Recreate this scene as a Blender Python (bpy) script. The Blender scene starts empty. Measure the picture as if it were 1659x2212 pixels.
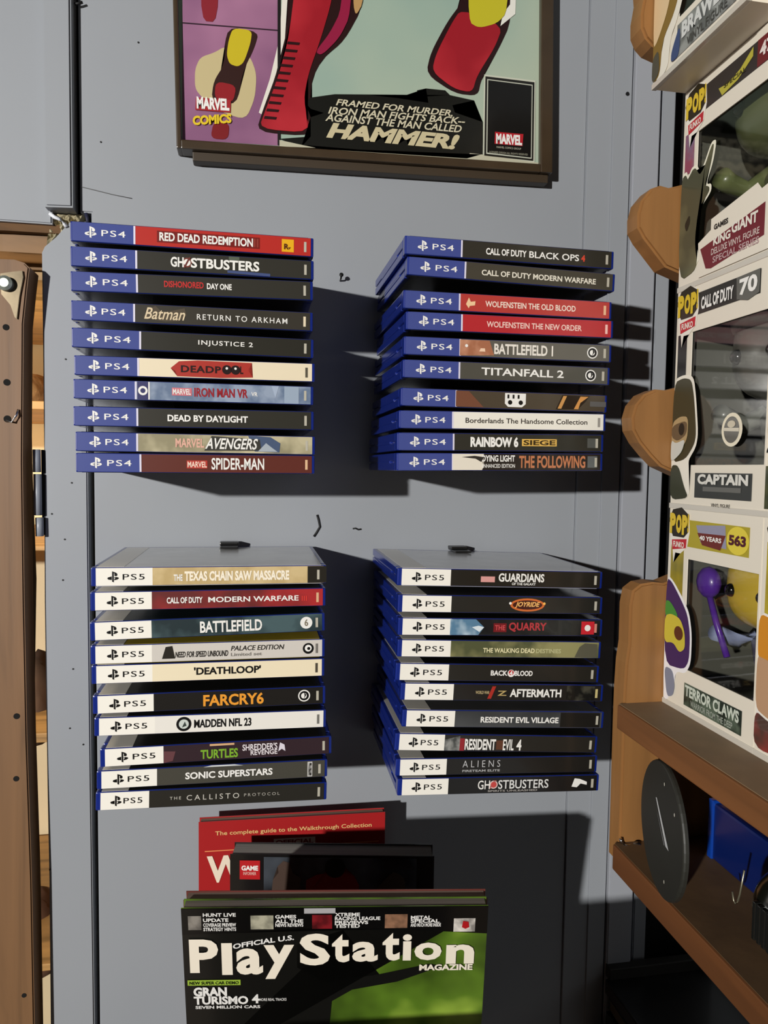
import bpy, bmesh, math, random
from mathutils import Vector, Matrix
random.seed(7)
C = bpy.context.scene.collection
PI = math.pi
# ---------------------------------------------------------------- camera, world, light, exposure
IW, IH, FPX = 1659.0, 2212.0, 1558.8
CZ = 1.5                                   # camera height
CAM = Vector((0, -0.688, CZ))
yaw, pit, rol = math.radians(10.04), math.radians(3.44), math.radians(0.773)
Fw = Vector((math.sin(yaw)*math.cos(pit), math.cos(yaw)*math.cos(pit), -math.sin(pit)))
r0 = Vector((math.cos(yaw), -math.sin(yaw), 0)); u0 = r0.cross(Fw)
Rt = r0*math.cos(rol) + u0*math.sin(rol); Up = u0*math.cos(rol) - r0*math.sin(rol)
cam = bpy.data.objects.new('camera', bpy.data.cameras.new('camera')); C.objects.link(cam)
cam.matrix_world = Matrix(((Rt.x, Up.x, -Fw.x, CAM.x), (Rt.y, Up.y, -Fw.y, CAM.y), (Rt.z, Up.z, -Fw.z, CAM.z), (0, 0, 0, 1)))
cam.data.sensor_fit = 'HORIZONTAL'; cam.data.sensor_width = 36; cam.data.lens = FPX/IW*36; cam.data.clip_start = .02
bpy.context.scene.camera = cam
w = bpy.data.worlds.new('world'); bpy.context.scene.world = w; w.use_nodes = True
w.node_tree.nodes['Background'].inputs[0].default_value = (.78, .85, 1, 1)
w.node_tree.nodes['Background'].inputs[1].default_value = .010
def lamp(name, kind, loc, power, col, size, to=None):
    l = bpy.data.lights.new(name, kind); l.energy = power; l.color = col
    if kind == 'AREA': l.shape = 'DISK'; l.size = size
    else: l.shadow_soft_size = size
    o = bpy.data.objects.new(name, l); C.objects.link(o); o.location = loc
    if to: o.rotation_euler = (Vector(to)-Vector(loc)).to_track_quat('-Z', 'Y').to_euler()
    return o
lamp('room_lamp', 'AREA', (-1.80, -2.62, CZ+.39), 106, (1, .975, .93), .07, (.05, 0, CZ-.1))
lamp('closet_lamp', 'POINT', (-.47, .17, CZ+.05), 5, (1, .86, .62), .04)
vs = bpy.context.scene.view_settings
vs.view_transform = 'Standard'; vs.look = 'None'; vs.gamma = 1; vs.use_curve_mapping = False; vs.exposure = 0
# ---------------------------------------------------------------- helpers
def ray(px, py): return Fw + Rt*((px-IW/2)/FPX) + Up*((IH/2-py)/FPX)
def onY(px, py, Y):                         # a point of the vertical plane y = Y
    d = ray(px, py); return CAM + d*((Y-CAM.y)/d.y)
def onX(px, py, X):
    d = ray(px, py); return CAM + d*((X-CAM.x)/d.x)
def zat(py, X, Y):                          # height of a point above (X, Y)
    k = (IH/2-py)/FPX; n = Up - Fw*k
    return CZ - (n.x*(X-CAM.x)+n.y*(Y-CAM.y))/n.z
def lin(c): return tuple(((v/255)/12.92 if v/255 <= .04045 else ((v/255+.055)/1.055)**2.4) for v in c)
MC = {}
def mat(c, rough=.5, coat=0, metal=0, noise=0, nscale=30, bump=0, stretch=None, spec=.5):
    key = (tuple(c), rough, coat, metal, noise, nscale, bump, stretch, spec)
    if key in MC: return MC[key]
    m = bpy.data.materials.new('material'); m.use_nodes = True; nt = m.node_tree
    b = nt.nodes['Principled BSDF']; col = lin(c)
    b.inputs['Base Color'].default_value = (*col, 1); b.inputs['Roughness'].default_value = rough
    b.inputs['Metallic'].default_value = metal; b.inputs['Coat Weight'].default_value = coat; b.inputs['Coat Roughness'].default_value = .12
    b.inputs['Specular IOR Level'].default_value = spec
    if noise or bump:
        tc = nt.nodes.new('ShaderNodeTexCoord'); mp = nt.nodes.new('ShaderNodeMapping'); n = nt.nodes.new('ShaderNodeTexNoise')
        if stretch: mp.inputs['Scale'].default_value = stretch
        n.inputs['Scale'].default_value = nscale; n.inputs['Detail'].default_value = 6
        nt.links.new(tc.outputs['Object'], mp.inputs[0]); nt.links.new(mp.outputs[0], n.inputs['Vector'])
        if noise:
            r = nt.nodes.new('ShaderNodeValToRGB'); e = r.color_ramp.elements
            e[0].position = .3; e[1].position = .72
            e[0].color = (*[v*(1-noise) for v in col], 1); e[1].color = (*[min(1, v*(1+noise)) for v in col], 1)
            nt.links.new(n.outputs[0], r.inputs[0]); nt.links.new(r.outputs[0], b.inputs['Base Color'])
        if bump:
            bp = nt.nodes.new('ShaderNodeBump'); bp.inputs['Strength'].default_value = bump; bp.inputs['Distance'].default_value = .002
            nt.links.new(n.outputs[0], bp.inputs['Height']); nt.links.new(bp.outputs[0], b.inputs['Normal'])
    MC[key] = m; return m
def art(c1, c2, nscale=12, rough=.35, coat=.3, lo=.42, hi=.6, c3=None):        # printed picture of soft colour areas
    m = bpy.data.materials.new('printed art'); m.use_nodes = True; nt = m.node_tree; b = nt.nodes['Principled BSDF']
    b.inputs['Roughness'].default_value = rough; b.inputs['Coat Weight'].default_value = coat
    tc = nt.nodes.new('ShaderNodeTexCoord'); n = nt.nodes.new('ShaderNodeTexNoise'); n.inputs['Scale'].default_value = nscale; n.inputs['Detail'].default_value = 3
    r = nt.nodes.new('ShaderNodeValToRGB'); e = r.color_ramp.elements
    e[0].position = lo; e[1].position = hi; e[0].color = (*lin(c1), 1); e[1].color = (*lin(c2), 1)
    if c3: k = r.color_ramp.elements.new(min(.95, hi+.12)); k.color = (*lin(c3), 1)
    nt.links.new(tc.outputs['Object'], n.inputs['Vector']); nt.links.new(n.outputs[0], r.inputs[0]); nt.links.new(r.outputs[0], b.inputs['Base Color'])
    return m
def glass():
    m = bpy.data.materials.new('clear plastic'); m.use_nodes = True; nt = m.node_tree; nt.nodes.clear()
    o = nt.nodes.new('ShaderNodeOutputMaterial'); x = nt.nodes.new('ShaderNodeMixShader'); t = nt.nodes.new('ShaderNodeBsdfTransparent'); g = nt.nodes.new('ShaderNodeBsdfGlossy')
    lw = nt.nodes.new('ShaderNodeLayerWeight'); pw = nt.nodes.new('ShaderNodeMath'); pw.operation = 'POWER'; pw.inputs[1].default_value = 4
    f = nt.nodes.new('ShaderNodeMath'); f.operation = 'MULTIPLY_ADD'; f.inputs[1].default_value = .35; f.inputs[2].default_value = .03; g.inputs['Roughness'].default_value = .05
    nt.links.new(lw.outputs['Facing'], pw.inputs[0]); nt.links.new(pw.outputs[0], f.inputs[0])
    t.inputs[0].default_value = (.93, .93, .92, 1)
    nt.links.new(f.outputs[0], x.inputs[0]); nt.links.new(t.outputs[0], x.inputs[1]); nt.links.new(g.outputs[0], x.inputs[2]); nt.links.new(x.outputs[0], o.inputs[0])
    return m
GLASS = glass()
def link(name, me, m, parent=None):
    o = bpy.data.objects.new(name, me); C.objects.link(o)
    if m and not len(me.materials): me.materials.append(m)
    if parent: o.parent = parent
    return o
def obj(name, bm, m, parent=None, smooth=False):
    bmesh.ops.recalc_face_normals(bm, faces=bm.faces)
    me = bpy.data.meshes.new(name); bm.to_mesh(me); bm.free()
    if smooth:
        for p in me.polygons: p.use_smooth = True
    return link(name, me, m, parent)
def tag(o, label, cat, group=None):
    o['label'] = label; o['category'] = cat
    if group: o['group'] = group
    return o
def thing(name, label, cat, loc=(0, 0, 0), rot=(0, 0, 0), group=None):
    o = bpy.data.objects.new(name, None); C.objects.link(o); o.location = loc; o.rotation_euler = rot
    o.empty_display_size = .02
    return tag(o, label, cat, group)
def struct(o): o['kind'] = 'structure'; return o
def bx(bm, x0, x1, y0, y1, z0, z1, bev=0, seg=2):
    vs_ = [bm.verts.new((x, y, z)) for z in (z0, z1) for x, y in ((x0, y0), (x1, y0), (x1, y1), (x0, y1))]
    fs = [bm.faces.new([vs_[i] for i in q]) for q in ((3, 2, 1, 0), (4, 5, 6, 7), (0, 1, 5, 4), (1, 2, 6, 5), (2, 3, 7, 6), (3, 0, 4, 7))]
    if bev:
        es = {e for f in fs for e in f.edges}
        bmesh.ops.bevel(bm, geom=list(es), offset=bev, segments=seg, affect='EDGES', profile=.6)
    return bm
def box(name, x0, x1, y0, y1, z0, z1, m, parent=None, bev=0, smooth=False):
    return obj(name, bx(bmesh.new(), x0, x1, y0, y1, z0, z1, bev), m, parent, smooth)
def frame_uv(kind):                          # maps (u, v, n) of a printed face to local space; n leaves the surface
    return {'-y': lambda u, v, n: Vector((u, -n, v)), '-x': lambda u, v, n: Vector((-n, -u, v)), '+z': lambda u, v, n: Vector((u, v, n)), '-z': lambda u, v, n: Vector((u, v, -n))}[kind]
FY = frame_uv('-y')
def poly(name, pts, m, parent, f=FY, n=.0002, z0=0):            # flat print patch with its own small thickness
    if name.endswith(('_shape', '_outline', '_splash', '_oval')) and name != 'printed_shape' and len(pts) < 20:
        for _ in range(2):                                      # round the corners of printed shapes
            pts = [p for a, b in zip(pts, pts[1:]+pts[:1]) for p in ((a[0]*.8+b[0]*.2, a[1]*.8+b[1]*.2), (a[0]*.2+b[0]*.8, a[1]*.2+b[1]*.8))]
    bm = bmesh.new(); vs_ = [bm.verts.new(f(u, v, n)) for u, v in pts]
    fc = bm.faces.new(vs_); bmesh.ops.triangulate(bm, faces=[fc])
    me = bpy.data.meshes.new(name); bm.to_mesh(me); bm.free()
    return link(name, me, m, parent)
def rect(name, u0, u1, v0, v1, m, parent, f=FY, n=.0002): return poly(name, [(u0, v0), (u1, v0), (u1, v1), (u0, v1)], m, parent, f, n)
def ell(cu, cv, ru, rv, k=24, a0=0, a1=2*PI): return [(cu+ru*math.cos(a0+(a1-a0)*i/k), cv+rv*math.sin(a0+(a1-a0)*i/k)) for i in range(k)]
TC = {}
def tmesh(s, bold=0, shear=0, gap=1.0):
    key = (s, bold, shear, gap)
    if key in TC: return TC[key]
    cu = bpy.data.curves.new('t', 'FONT'); cu.body = s; cu.offset = bold; cu.shear = shear; cu.space_character = gap; cu.resolution_u = 3
    o = bpy.data.objects.new('t', cu); C.objects.link(o); bpy.context.view_layer.update()
    me = bpy.data.meshes.new_from_object(o.evaluated_get(bpy.context.evaluated_depsgraph_get()))
    V = [(v.co.x, v.co.y) for v in me.vertices]; P = [tuple(p.vertices) for p in me.polygons]
    bpy.data.objects.remove(o); bpy.data.curves.remove(cu); bpy.data.meshes.remove(me)
    x0 = min(v[0] for v in V); x1 = max(v[0] for v in V); y0 = min(v[1] for v in V); y1 = max(v[1] for v in V)
    TC[key] = ([((a-x0)/(x1-x0), (b-y0)/(y1-y0)) for a, b in V], P); return TC[key]
def text(name, s, u0, u1, v0, v1, m, parent, f=FY, n=.0004, bold=.012, shear=0, gap=1.0, warp=None):
    V, P = tmesh(s, bold, shear, gap)
    co = []
    for a, b in V:
        u, v = u0+a*(u1-u0), v0+b*(v1-v0)
        if warp: u, v = warp(a, b, u, v)
        co.append(f(u, v, n))
    me = bpy.data.meshes.new(name); me.from_pydata(co, [], P); me.update()
    return link(name, me, m, parent)
def tube(bm, pts, r, k=8):
    rings = []
    for i, p in enumerate(pts):
        p = Vector(p); a = Vector(pts[max(0, i-1)]); b = Vector(pts[min(len(pts)-1, i+1)]); d = (b-a).normalized()
        s = d.orthogonal().normalized(); t = d.cross(s)
        rings.append([bm.verts.new(p+(s*math.cos(2*PI*j/k)+t*math.sin(2*PI*j/k))*r) for j in range(k)])
    for a, b in zip(rings, rings[1:]):
        for j in range(k): bm.faces.new((a[j], a[(j+1) % k], b[(j+1) % k], b[j]))
    bm.faces.new(rings[0]); bm.faces.new(rings[-1][::-1]); return bm
def prism(name, pts, y0, y1, m, parent=None, bev=0):            # outline in x-z extruded along y
    bm = bmesh.new(); a = [bm.verts.new((x, y0, z)) for x, z in pts]; b = [bm.verts.new((x, y1, z)) for x, z in pts]
    n = len(pts); bm.faces.new(a); bm.faces.new(b[::-1])
    for i in range(n): bm.faces.new((a[i], a[(i+1) % n], b[(i+1) % n], b[i]))
    bmesh.ops.recalc_face_normals(bm, faces=bm.faces)
    if bev:
        es = [e for e in bm.edges if abs(e.verts[0].co.y-e.verts[1].co.y) < 1e-6]
        bmesh.ops.bevel(bm, geom=es, offset=bev, segments=2, affect='EDGES')
    return obj(name, bm, m, parent)
def wood(c, axis=2, rough=.55, dark=.45):
    m = bpy.data.materials.new('wood'); m.use_nodes = True; nt = m.node_tree; b = nt.nodes['Principled BSDF']; b.inputs['Roughness'].default_value = rough
    tc = nt.nodes.new('ShaderNodeTexCoord'); mp = nt.nodes.new('ShaderNodeMapping'); s = [22, 22, 22]; s[axis] = 1.6; mp.inputs['Scale'].default_value = s
    n = nt.nodes.new('ShaderNodeTexNoise'); n.inputs['Scale'].default_value = 2.2; n.inputs['Detail'].default_value = 8; n.inputs['Distortion'].default_value = .7
    r = nt.nodes.new('ShaderNodeValToRGB'); e = r.color_ramp.elements; e[0].position = .3; e[1].position = .7; col = lin(c)
    e[0].color = (*[v*dark for v in col], 1); e[1].color = (*[v*1.15 for v in col], 1); k = e.new(.5); k.color = (*col, 1)
    nt.links.new(tc.outputs['Object'], mp.inputs[0]); nt.links.new(mp.outputs[0], n.inputs['Vector']); nt.links.new(n.outputs[0], r.inputs[0]); nt.links.new(r.outputs[0], b.inputs['Base Color'])
    bp = nt.nodes.new('ShaderNodeBump'); bp.inputs['Strength'].default_value = .25; bp.inputs['Distance'].default_value = .001
    nt.links.new(n.outputs[0], bp.inputs['Height']); nt.links.new(bp.outputs[0], b.inputs['Normal']); return m

# ---------------------------------------------------------------- the setting
GREY = mat((155, 159, 165), .5, 0, 0, .035, 3.5, .05, spec=.35)
GREYE = mat((164, 167, 174), .45)
BLACK = mat((6, 6, 7), .6)
def XY(px, py, Y=0): p = onY(px, py, Y); return (p.x, p.z)
RX = .52                                   # side wall beyond the shelf
wb = struct(box('wall_back', -.176, RX+.05, .034, .10, 0, 2.4, mat((14, 13, 12), .9)))
def board(pts, y0=0, y1=.022, m=GREY, bev=.0012): return prism('board', pts, y0, y1, m, wb, bev)
gl = [XY(197, 460), XY(200, 1060), XY(207, 1700), XY(214, 2212)]
xg = gl[0][0]; xg2 = gl[-1][0]
def vline(px0, py0, px1, py1):              # x on the wall of an almost upright line, as a mean
    a = XY(px0, py0)[0]; b = XY(px1, py1)[0]; return (a+b)/2
xA = vline(1271, 0, 1229, 1730); xB = vline(1321, 0, 1281, 1750); xC = vline(1361, 0, 1315, 1900); xD = vline(1412, 400, 1369, 1980)
g = .0035
# main panel, its left edge beside the dark gap, then narrow battens up to the corner
ztop = 2.4
zj = XY(170, 458)[1]
xt = XY(169, 200)[0]
board([(xg, .0), (xA, .0), (xA, ztop), (xt+.0005, ztop), (xt+.0005, zj), (xg, zj)])
board([(xA, 0), (xB, 0), (xB, ztop), (xA, ztop)], -.0026, bev=.0003)
board([(xB, 0), (xC-.0012, 0), (xC-.0012, ztop), (xB, ztop)], -.0044, bev=.0003)
board([(xC+.0008, 0), (xD-.0025, 0), (xD-.0025, ztop), (xC+.0008, ztop)], -.0075, m=GREYE)
board([(xD+.0025, 0), (.414, 0), (.414, ztop), (xD+.0025, ztop)], -.0012)
# left board with its broken upper corner, overhead panel and proud trim
lb = [XY(149, 480), XY(120, 512), XY(96, 532), XY(90, 545), XY(91, 640), XY(93, 800), XY(95, 1000), XY(96, 1300), XY(99, 1500), XY(102, 1700), XY(106, 1900), XY(109, 2212)]
lb = lb + [(lb[-1][0], 0), (xg2-.0045, 0)] + [(x-.0042, z) for x, z in gl[::-1]] + [XY(185, 478)]
board(lb[::-1])
xl_ = XY(101, 230)[0]
board([(-1.4, zj-.012), (xl_+.003, zj-.012), (xl_+.003, ztop), (-1.4, ztop)], 0, .022)
board([(xl_, XY(101, 455)[1]), (XY(163, 455)[0], XY(163, 457)[1]), (XY(163, 100)[0], ztop), (xl_, ztop)], -.011, .012, bev=.0016)
struct(box('wall_right', RX, RX+.08, -2.2, .10, 0, 2.4, mat((150, 155, 160), .45, 0, 0, .04, 4)))
struct(box('floor', -2.4, RX+.08, -3.0, 1.1, -.06, 0, wood((104, 84, 62), 1)))
# the closet seen through the opening on the left
WOODW = wood((124, 90, 58), 2, .55, .62)
struct(box('wall_closet_back', -1.4, -.16, .60, .66, 0, 2.4, mat((232, 212, 172), .8, 0, 0, .06, 6)))
struct(box('wall_closet_side', -1.48, -1.4, -.05, .66, 0, 2.4, mat((170, 150, 120), .8)))
struct(box('trim_1', -.176, -.170, .101, .598, 0, 2.4, mat((120, 98, 70), .8)))
ln = thing('door_lintel', 'rough split wooden lintel across the head of the opening at left', 'lintel', (0, 0, 0))
zl = XY(40, 476)[1]; zl2 = XY(40, 547)[1]
def rough_beam(name, x0, x1, y0, y1, z0, z1, m, parent, amp=.002, nx=26):
    bm = bmesh.new(); rings = []
    for i in range(nx+1):
        x = x0+(x1-x0)*i/nx; j = lambda: random.uniform(-amp, amp)
        rings.append([bm.verts.new((x, y+j()*.5, z+j())) for y, z in ((y0, z0), (y0, z1), (y1, z1), (y1, z0))])
    for a, b in zip(rings, rings[1:]):
        for k in range(4): bm.faces.new((a[k], a[(k+1) % 4], b[(k+1) % 4], b[k]))
    bm.faces.new(rings[0]); bm.faces.new(rings[-1][::-1]); return obj(name, bm, m, parent)
xr_ = XY(128, 500)[0]
rough_beam('splintered_edge', -1.38, xr_, .004, .03, zl-.009, zl, wood((112, 78, 42), 0, .7, .25), ln, .0018)
rough_beam('beam', -1.38, xr_-.004, .012, .10, zl-.024, zl-.0085, wood((140, 102, 58), 0), ln, .0008)
rough_beam('door_stop', -1.38, XY(86, 545)[0], .05, .12, zl2-.001, zl-.0235, wood((124, 92, 54), 0), ln, .0005)
rough_beam('lower_strip', -1.38, XY(86, 545)[0], .055, .13, zl2-.009, zl2-.0015, wood((176, 140, 88), 0), ln, .0004)
# crumbling plaster in the corner
bm = bmesh.new(); bmesh.ops.create_grid(bm, x_segments=12, y_segments=10, size=.5)
P4 = [XY(104, 457), XY(176, 458), XY(150, 500), XY(96, 530)]
for v in bm.verts:
    s, t = v.co.x+.5, v.co.y+.5
    a = Vector(P4[3]).lerp(Vector(P4[2]), s); b = Vector(P4[0]).lerp(Vector(P4[1]), s); q = a.lerp(b, t)
    v.co = (q.x, .006+random.uniform(-.0035, .004)*(1 if 0 < s < 1 and 0 < t < 1 else .3), q.y)
ex = bmesh.ops.extrude_face_region(bm, geom=bm.faces[:]); bmesh.ops.translate(bm, verts=[e for e in ex['geom'] if isinstance(e, bmesh.types.BMVert)], vec=(0, .014, 0))
tag(obj('plaster_patch', bm, mat((168, 158, 128), .85, 0, 0, .35, 60, .8)), 'crumbling cream plaster left bare under the end of the grey trim', 'plaster')
bm = bmesh.new(); c_ = [XY(108, 462), XY(118, 470), XY(130, 474), XY(140, 484), XY(144, 491)]
tube(bm, [(x, -.001, z) for x, z in c_], .0017); tag(obj('paint_flake', bm, mat((235, 238, 245), .4), smooth=True), 'curled white paint flake on the broken plaster corner', 'paint flake')
# wooden door edge with its bolt
dl = thing('wooden_door', 'bare brown wooden door edge with screw holes at far left', 'door', (0, 0, 0))
Yd = -.02
dp = [XY(-60, 556, Yd), XY(30, 560, Yd), XY(52, 567, Yd), XY(63, 578, Yd), XY(58, 620, Yd), XY(50, 700, Yd), XY(48, 1000, Yd), XY(52, 1300, Yd), XY(58, 1600, Yd), XY(68, 1900, Yd), XY(74, 2212, Yd)]
xb = dp[-1][0]; dp = dp + [(xb+.001, .02), (dp[0][0], .02)]
xe = sum(p[0] for p in dp[3:11])/8
prism('door_leaf', [(dp[0][0], dp[0][1]), *dp[1:]], Yd, Yd+.028, WOODW, dl, .0012)
eb = [XY(a, b, .03) for a, b in ((62, 590), (66, 760), (70, 1000), (79, 1250), (75, 1500), (76, 1750), (84, 2212))]
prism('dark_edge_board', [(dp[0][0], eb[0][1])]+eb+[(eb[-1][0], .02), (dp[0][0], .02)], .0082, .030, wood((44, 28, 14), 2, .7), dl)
def disc(bm, c, r, y0, y1, k=24, dome=0):
    a = [bm.verts.new((c[0]+r*math.cos(2*PI*i/k), y1, c[1]+r*math.sin(2*PI*i/k))) for i in range(k)]
    b = [bm.verts.new((c[0]+r*math.cos(2*PI*i/k), y0+dome, c[1]+r*math.sin(2*PI*i/k))) for i in range(k)]
    d = [bm.verts.new((c[0]+r*.6*math.cos(2*PI*i/k), y0, c[1]+r*.6*math.sin(2*PI*i/k))) for i in range(k)]
    for i in range(k):
        j = (i+1) % k; bm.faces.new((a[i], a[j], b[j], b[i])); bm.faces.new((b[i], b[j], d[j], d[i]))
    bm.faces.new(d); bm.faces.new(a[::-1]); return bm
for px, py, rr in ((13, 707, .0026), (15, 826, .0028), (16, 905, .003), (36, 1547, .0026), (35, 1682, .0024), (52, 2150, .002)):
    obj('screw_hole', disc(bmesh.new(), XY(px, py, Yd), rr, Yd-.0004, Yd+.002), mat((8, 6, 4), .9), dl)
bm = bmesh.new(); tube(bm, [(*XY(16, 909, Yd)[:1], Yd-.004, XY(16, 909, Yd)[1]), (XY(28, 912, Yd)[0], Yd-.004, XY(28, 912, Yd)[1]), (XY(38, 898, Yd)[0], Yd-.003, XY(38, 898, Yd)[1]), (XY(40, 885, Yd)[0], Yd-.001, XY(40, 885, Yd)[1])], .0009)
obj('bent_nail', bm, mat((190, 190, 190), .25, 0, 1), dl, True)
b_ = thing('door_bolt', 'round grey metal bolt head on a worn plate at the top of the wooden door', 'bolt', (0, 0, 0))
prism('bolt_plate', [XY(a, b, Yd) for a, b in ((2, 592), (28, 588), (50, 586), (52, 600), (44, 640), (38, 690), (33, 686), (24, 660), (4, 636))], Yd-.002, Yd-.0002, mat((120, 108, 88), .35, 0, .8, .4, 40), b_, .0003)
obj('bolt_head', disc(bmesh.new(), XY(15, 615, Yd), .0062, Yd-.008, Yd-.002, 28, .0015), mat((168, 176, 166), .4, 0, .7), b_, False)
# hinge barrel between door and board
h = box('hinge', XY(80, 971, -.01)[0]+.001, XY(80, 971, -.01)[0]+.0045, .004, .006, XY(80, 1158, -.01)[1], XY(80, 971, -.01)[1], BLACK, dl)
for a, b, c1 in ((971, 1020, 74), (1024, 1113, 76), (1118, 1158, 80)):
    p0 = onY(c1+5, a, -.004); p1 = onY(c1+6, b, -.004); bm = tube(bmesh.new(), [p0, p0.lerp(p1, .5), p1], .0034, 14); obj('knuckle', bm, mat((150, 156, 166), .4), h, True)
p0 = onY(80, 971, -.008); p1 = onY(88, 1158, -.008)
box('hinge_leaf', p0.x+.001, p0.x+.0075, .0005, .0030, p1.z, p0.z, BLACK, h)
# shelves and things inside the closet
cs = thing('closet_shelf', 'pale wooden shelf inside the lit closet, seen through the gap', 'shelf', (0, 0, 0))
def cl(px, py, Y=.3): return XY(px, py, Y)
for i, (ya, yb) in enumerate(((632, 650), (866, 884), (1180, 1190), (1585, 1605), (2085, 2100))):
    box('shelf_board', -1.38, -.178, .25, .59, cl(75, yb, .25)[1], cl(75, ya, .25)[1], wood((190, 146, 88), 0), cs, .001)
def lump(name, cpx, cpy, Y, rx, ry, rz, m, label, cat, sm=True):
    p = onY(cpx, cpy, Y); bm = bmesh.new(); bmesh.ops.create_icosphere(bm, subdivisions=3, radius=1)
    for v in bm.verts:
        n = v.co.copy(); k = 1+.06*math.sin(5*n.x+3*n.z)+.04*math.sin(9*n.y); v.co = Vector((n.x*rx, n.y*ry, n.z*rz))*k
    o = obj(name, bm, m, None, sm); o.location = p; return tag(o, label, cat)
lump('folded_towel', 78, 612, .42, .035, .09, .022, mat((232, 214, 170), .9, 0, 0, .1, 40, .5), 'cream folded towel on the top closet shelf', 'towel').rotation_euler = (0, 0, .2)
lump('wicker_basket', 82, 852, .42, .035, .07, .028, mat((170, 132, 84), .8, 0, 0, .3, 80, .8), 'brown basket on the middle closet shelf behind the gap', 'basket')
lump('brown_bag', 90, 1510, .38, .028, .05, .066, mat((92, 70, 54), .9, 0, 0, .3, 20, .5), 'dark brown bag standing in the closet below the hinge', 'bag')
lump('brown_cushion', 92, 2015, .38, .03, .05, .062, mat((120, 84, 62), .9, 0, 0, .3, 20, .5), 'reddish brown cushion low down in the closet gap', 'cushion')

# marks on the wall
def mark(pts, r, label, name='wall_crack', m=BLACK, cat='crack', Y=-.0004):
    bm = tube(bmesh.new(), [(XY(a, b)[0], Y, XY(a, b)[1]) for a, b in pts], r, 6); tag(obj(name, bm, m, None, True), label, cat)
mark([(685, 1112), (688, 1122), (691, 1138), (684, 1150), (678, 1159)], .0011, 'short curved black crack in the grey wall above the lower left stack')
mark([(176, 404), (205, 411), (245, 421), (285, 429)], .0003, 'hairline grey scratch in the wall panel above the upper left stack', 'wall_scratch', mat((95, 95, 95), .7), 'scratch')
mark([(186, 461), (189, 474), (190, 484)], .0016, 'short dark blue chip at the top of the gap beside the upper left stack', 'paint_chip', mat((34, 36, 62), .6), 'paint chip')
mark([(163, 15), (172, 14), (181, 11)], .0012, 'black splinter sticking out of the trim at upper left', 'splinter', BLACK, 'splinter', -.004)
nl = thing('nail', 'small dark nail poking out of the wall between the upper stacks', 'nail', (0, 0, 0))
p = onY(735, 607, 0); obj('shank', tube(bmesh.new(), [p, p+Vector((0, -.006, .001)), p+Vector((0, -.009, .003))], .0008), mat((40, 38, 36), .4, 0, .6), nl, True)
obj('head', tube(bmesh.new(), [p+Vector((0, -.009, .003)), p+Vector((0, -.0102, .0036))], .0019, 12), mat((30, 30, 30), .4, 0, .6), nl, True)
mark([(762, 1142), (768, 1141), (774, 1144), (780, 1143)], .0008, 'small chipped hole in the wall right of the curved crack', 'wall_chip', BLACK, 'chip')
for k, (a, b) in enumerate(((299, 92), (218, 307), (1350, 208), (142, 776), (155, 1043), (112, 1110), (140, 1165), (136, 1253), (158, 1445), (151, 1573), (180, 1608), (108, 1878))):
    bm = disc(bmesh.new(), XY(a, b), .0008 if k != 2 else .0018, -.0005 if k != 2 else -.0055, .001, 8)
    o = obj('nail_hole', bm, BLACK, wb)

# ---------------------------------------------------------------- game cases
CW, CD, CH = .171, .135, .0139
SHELL = mat((18, 40, 128), .25, .35)
SHELLK = mat((16, 17, 22), .3, .3)
PSB = (66, 78, 146); PSW = (250, 246, 236)
def shell_mesh():
    bm = bmesh.new(); a = CW/2
    bx(bm, -a, a, 0, .0085, 0, CH, .0011)
    bx(bm, -a+.0004, a-.0004, .0105, CD, 0, .0062, .0009)
    bx(bm, -a+.0004, a-.0004, .0105, CD, .0075, CH, .0009)
    bx(bm, -a+.0018, a-.0018, .006, CD-.001, .0008, CH-.0008)
    bx(bm, -a+.0001, -a+.004, .03, .10, .0058, .0078, .0004); bx(bm, a-.004, a-.0001, .03, .10, .0058, .0078, .0004)
    bmesh.ops.recalc_face_normals(bm, faces=bm.faces)
    me = bpy.data.meshes.new('case_shell'); bm.to_mesh(me); bm.free(); me.materials.append(SHELL); return me
SHM = shell_mesh(); SHMK = SHM.copy(); SHMK.materials.clear(); SHMK.materials.append(SHELLK)
def logo_pts():
    P = [(.44, 0), (.44, 1), (.60, .95), (.78, .88), (.9, .78), (.93, .64), (.86, .54), (.74, .53), (.66, .58), (.66, .80), (.60, .82), (.60, -.06)]
    S1 = [(.40, .16), (.12, .20), (0, .30), (.06, .42), (.40, .52), (.40, .44), (.20, .36), (.18, .32), (.26, .29), (.40, .27)]
    S2 = [(.64, .14), (.90, .20), (1.06, .30), (1.0, .42), (.80, .46), (.64, .44), (.64, .37), (.80, .38), (.86, .34), (.80, .28), (.64, .23)]
    return P, S1, S2
def logo(parent, u0, v0, s, m, f=FY, n=.0004):
    bm = bmesh.new()
    for pts in logo_pts():
        vs_ = [bm.verts.new(f(u0+a*s, v0+b*s, n)) for a, b in pts]; bm.faces.new(vs_)
    bmesh.ops.triangulate(bm, faces=bm.faces[:]); me = bpy.data.meshes.new('logo'); bm.to_mesh(me); bm.free(); return link('logo', me, m, parent)
def M(c, rough=.32, coat=.35): return mat(tuple(c), rough, coat)
W_ = (245, 243, 238); K_ = (14, 13, 12)
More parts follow.
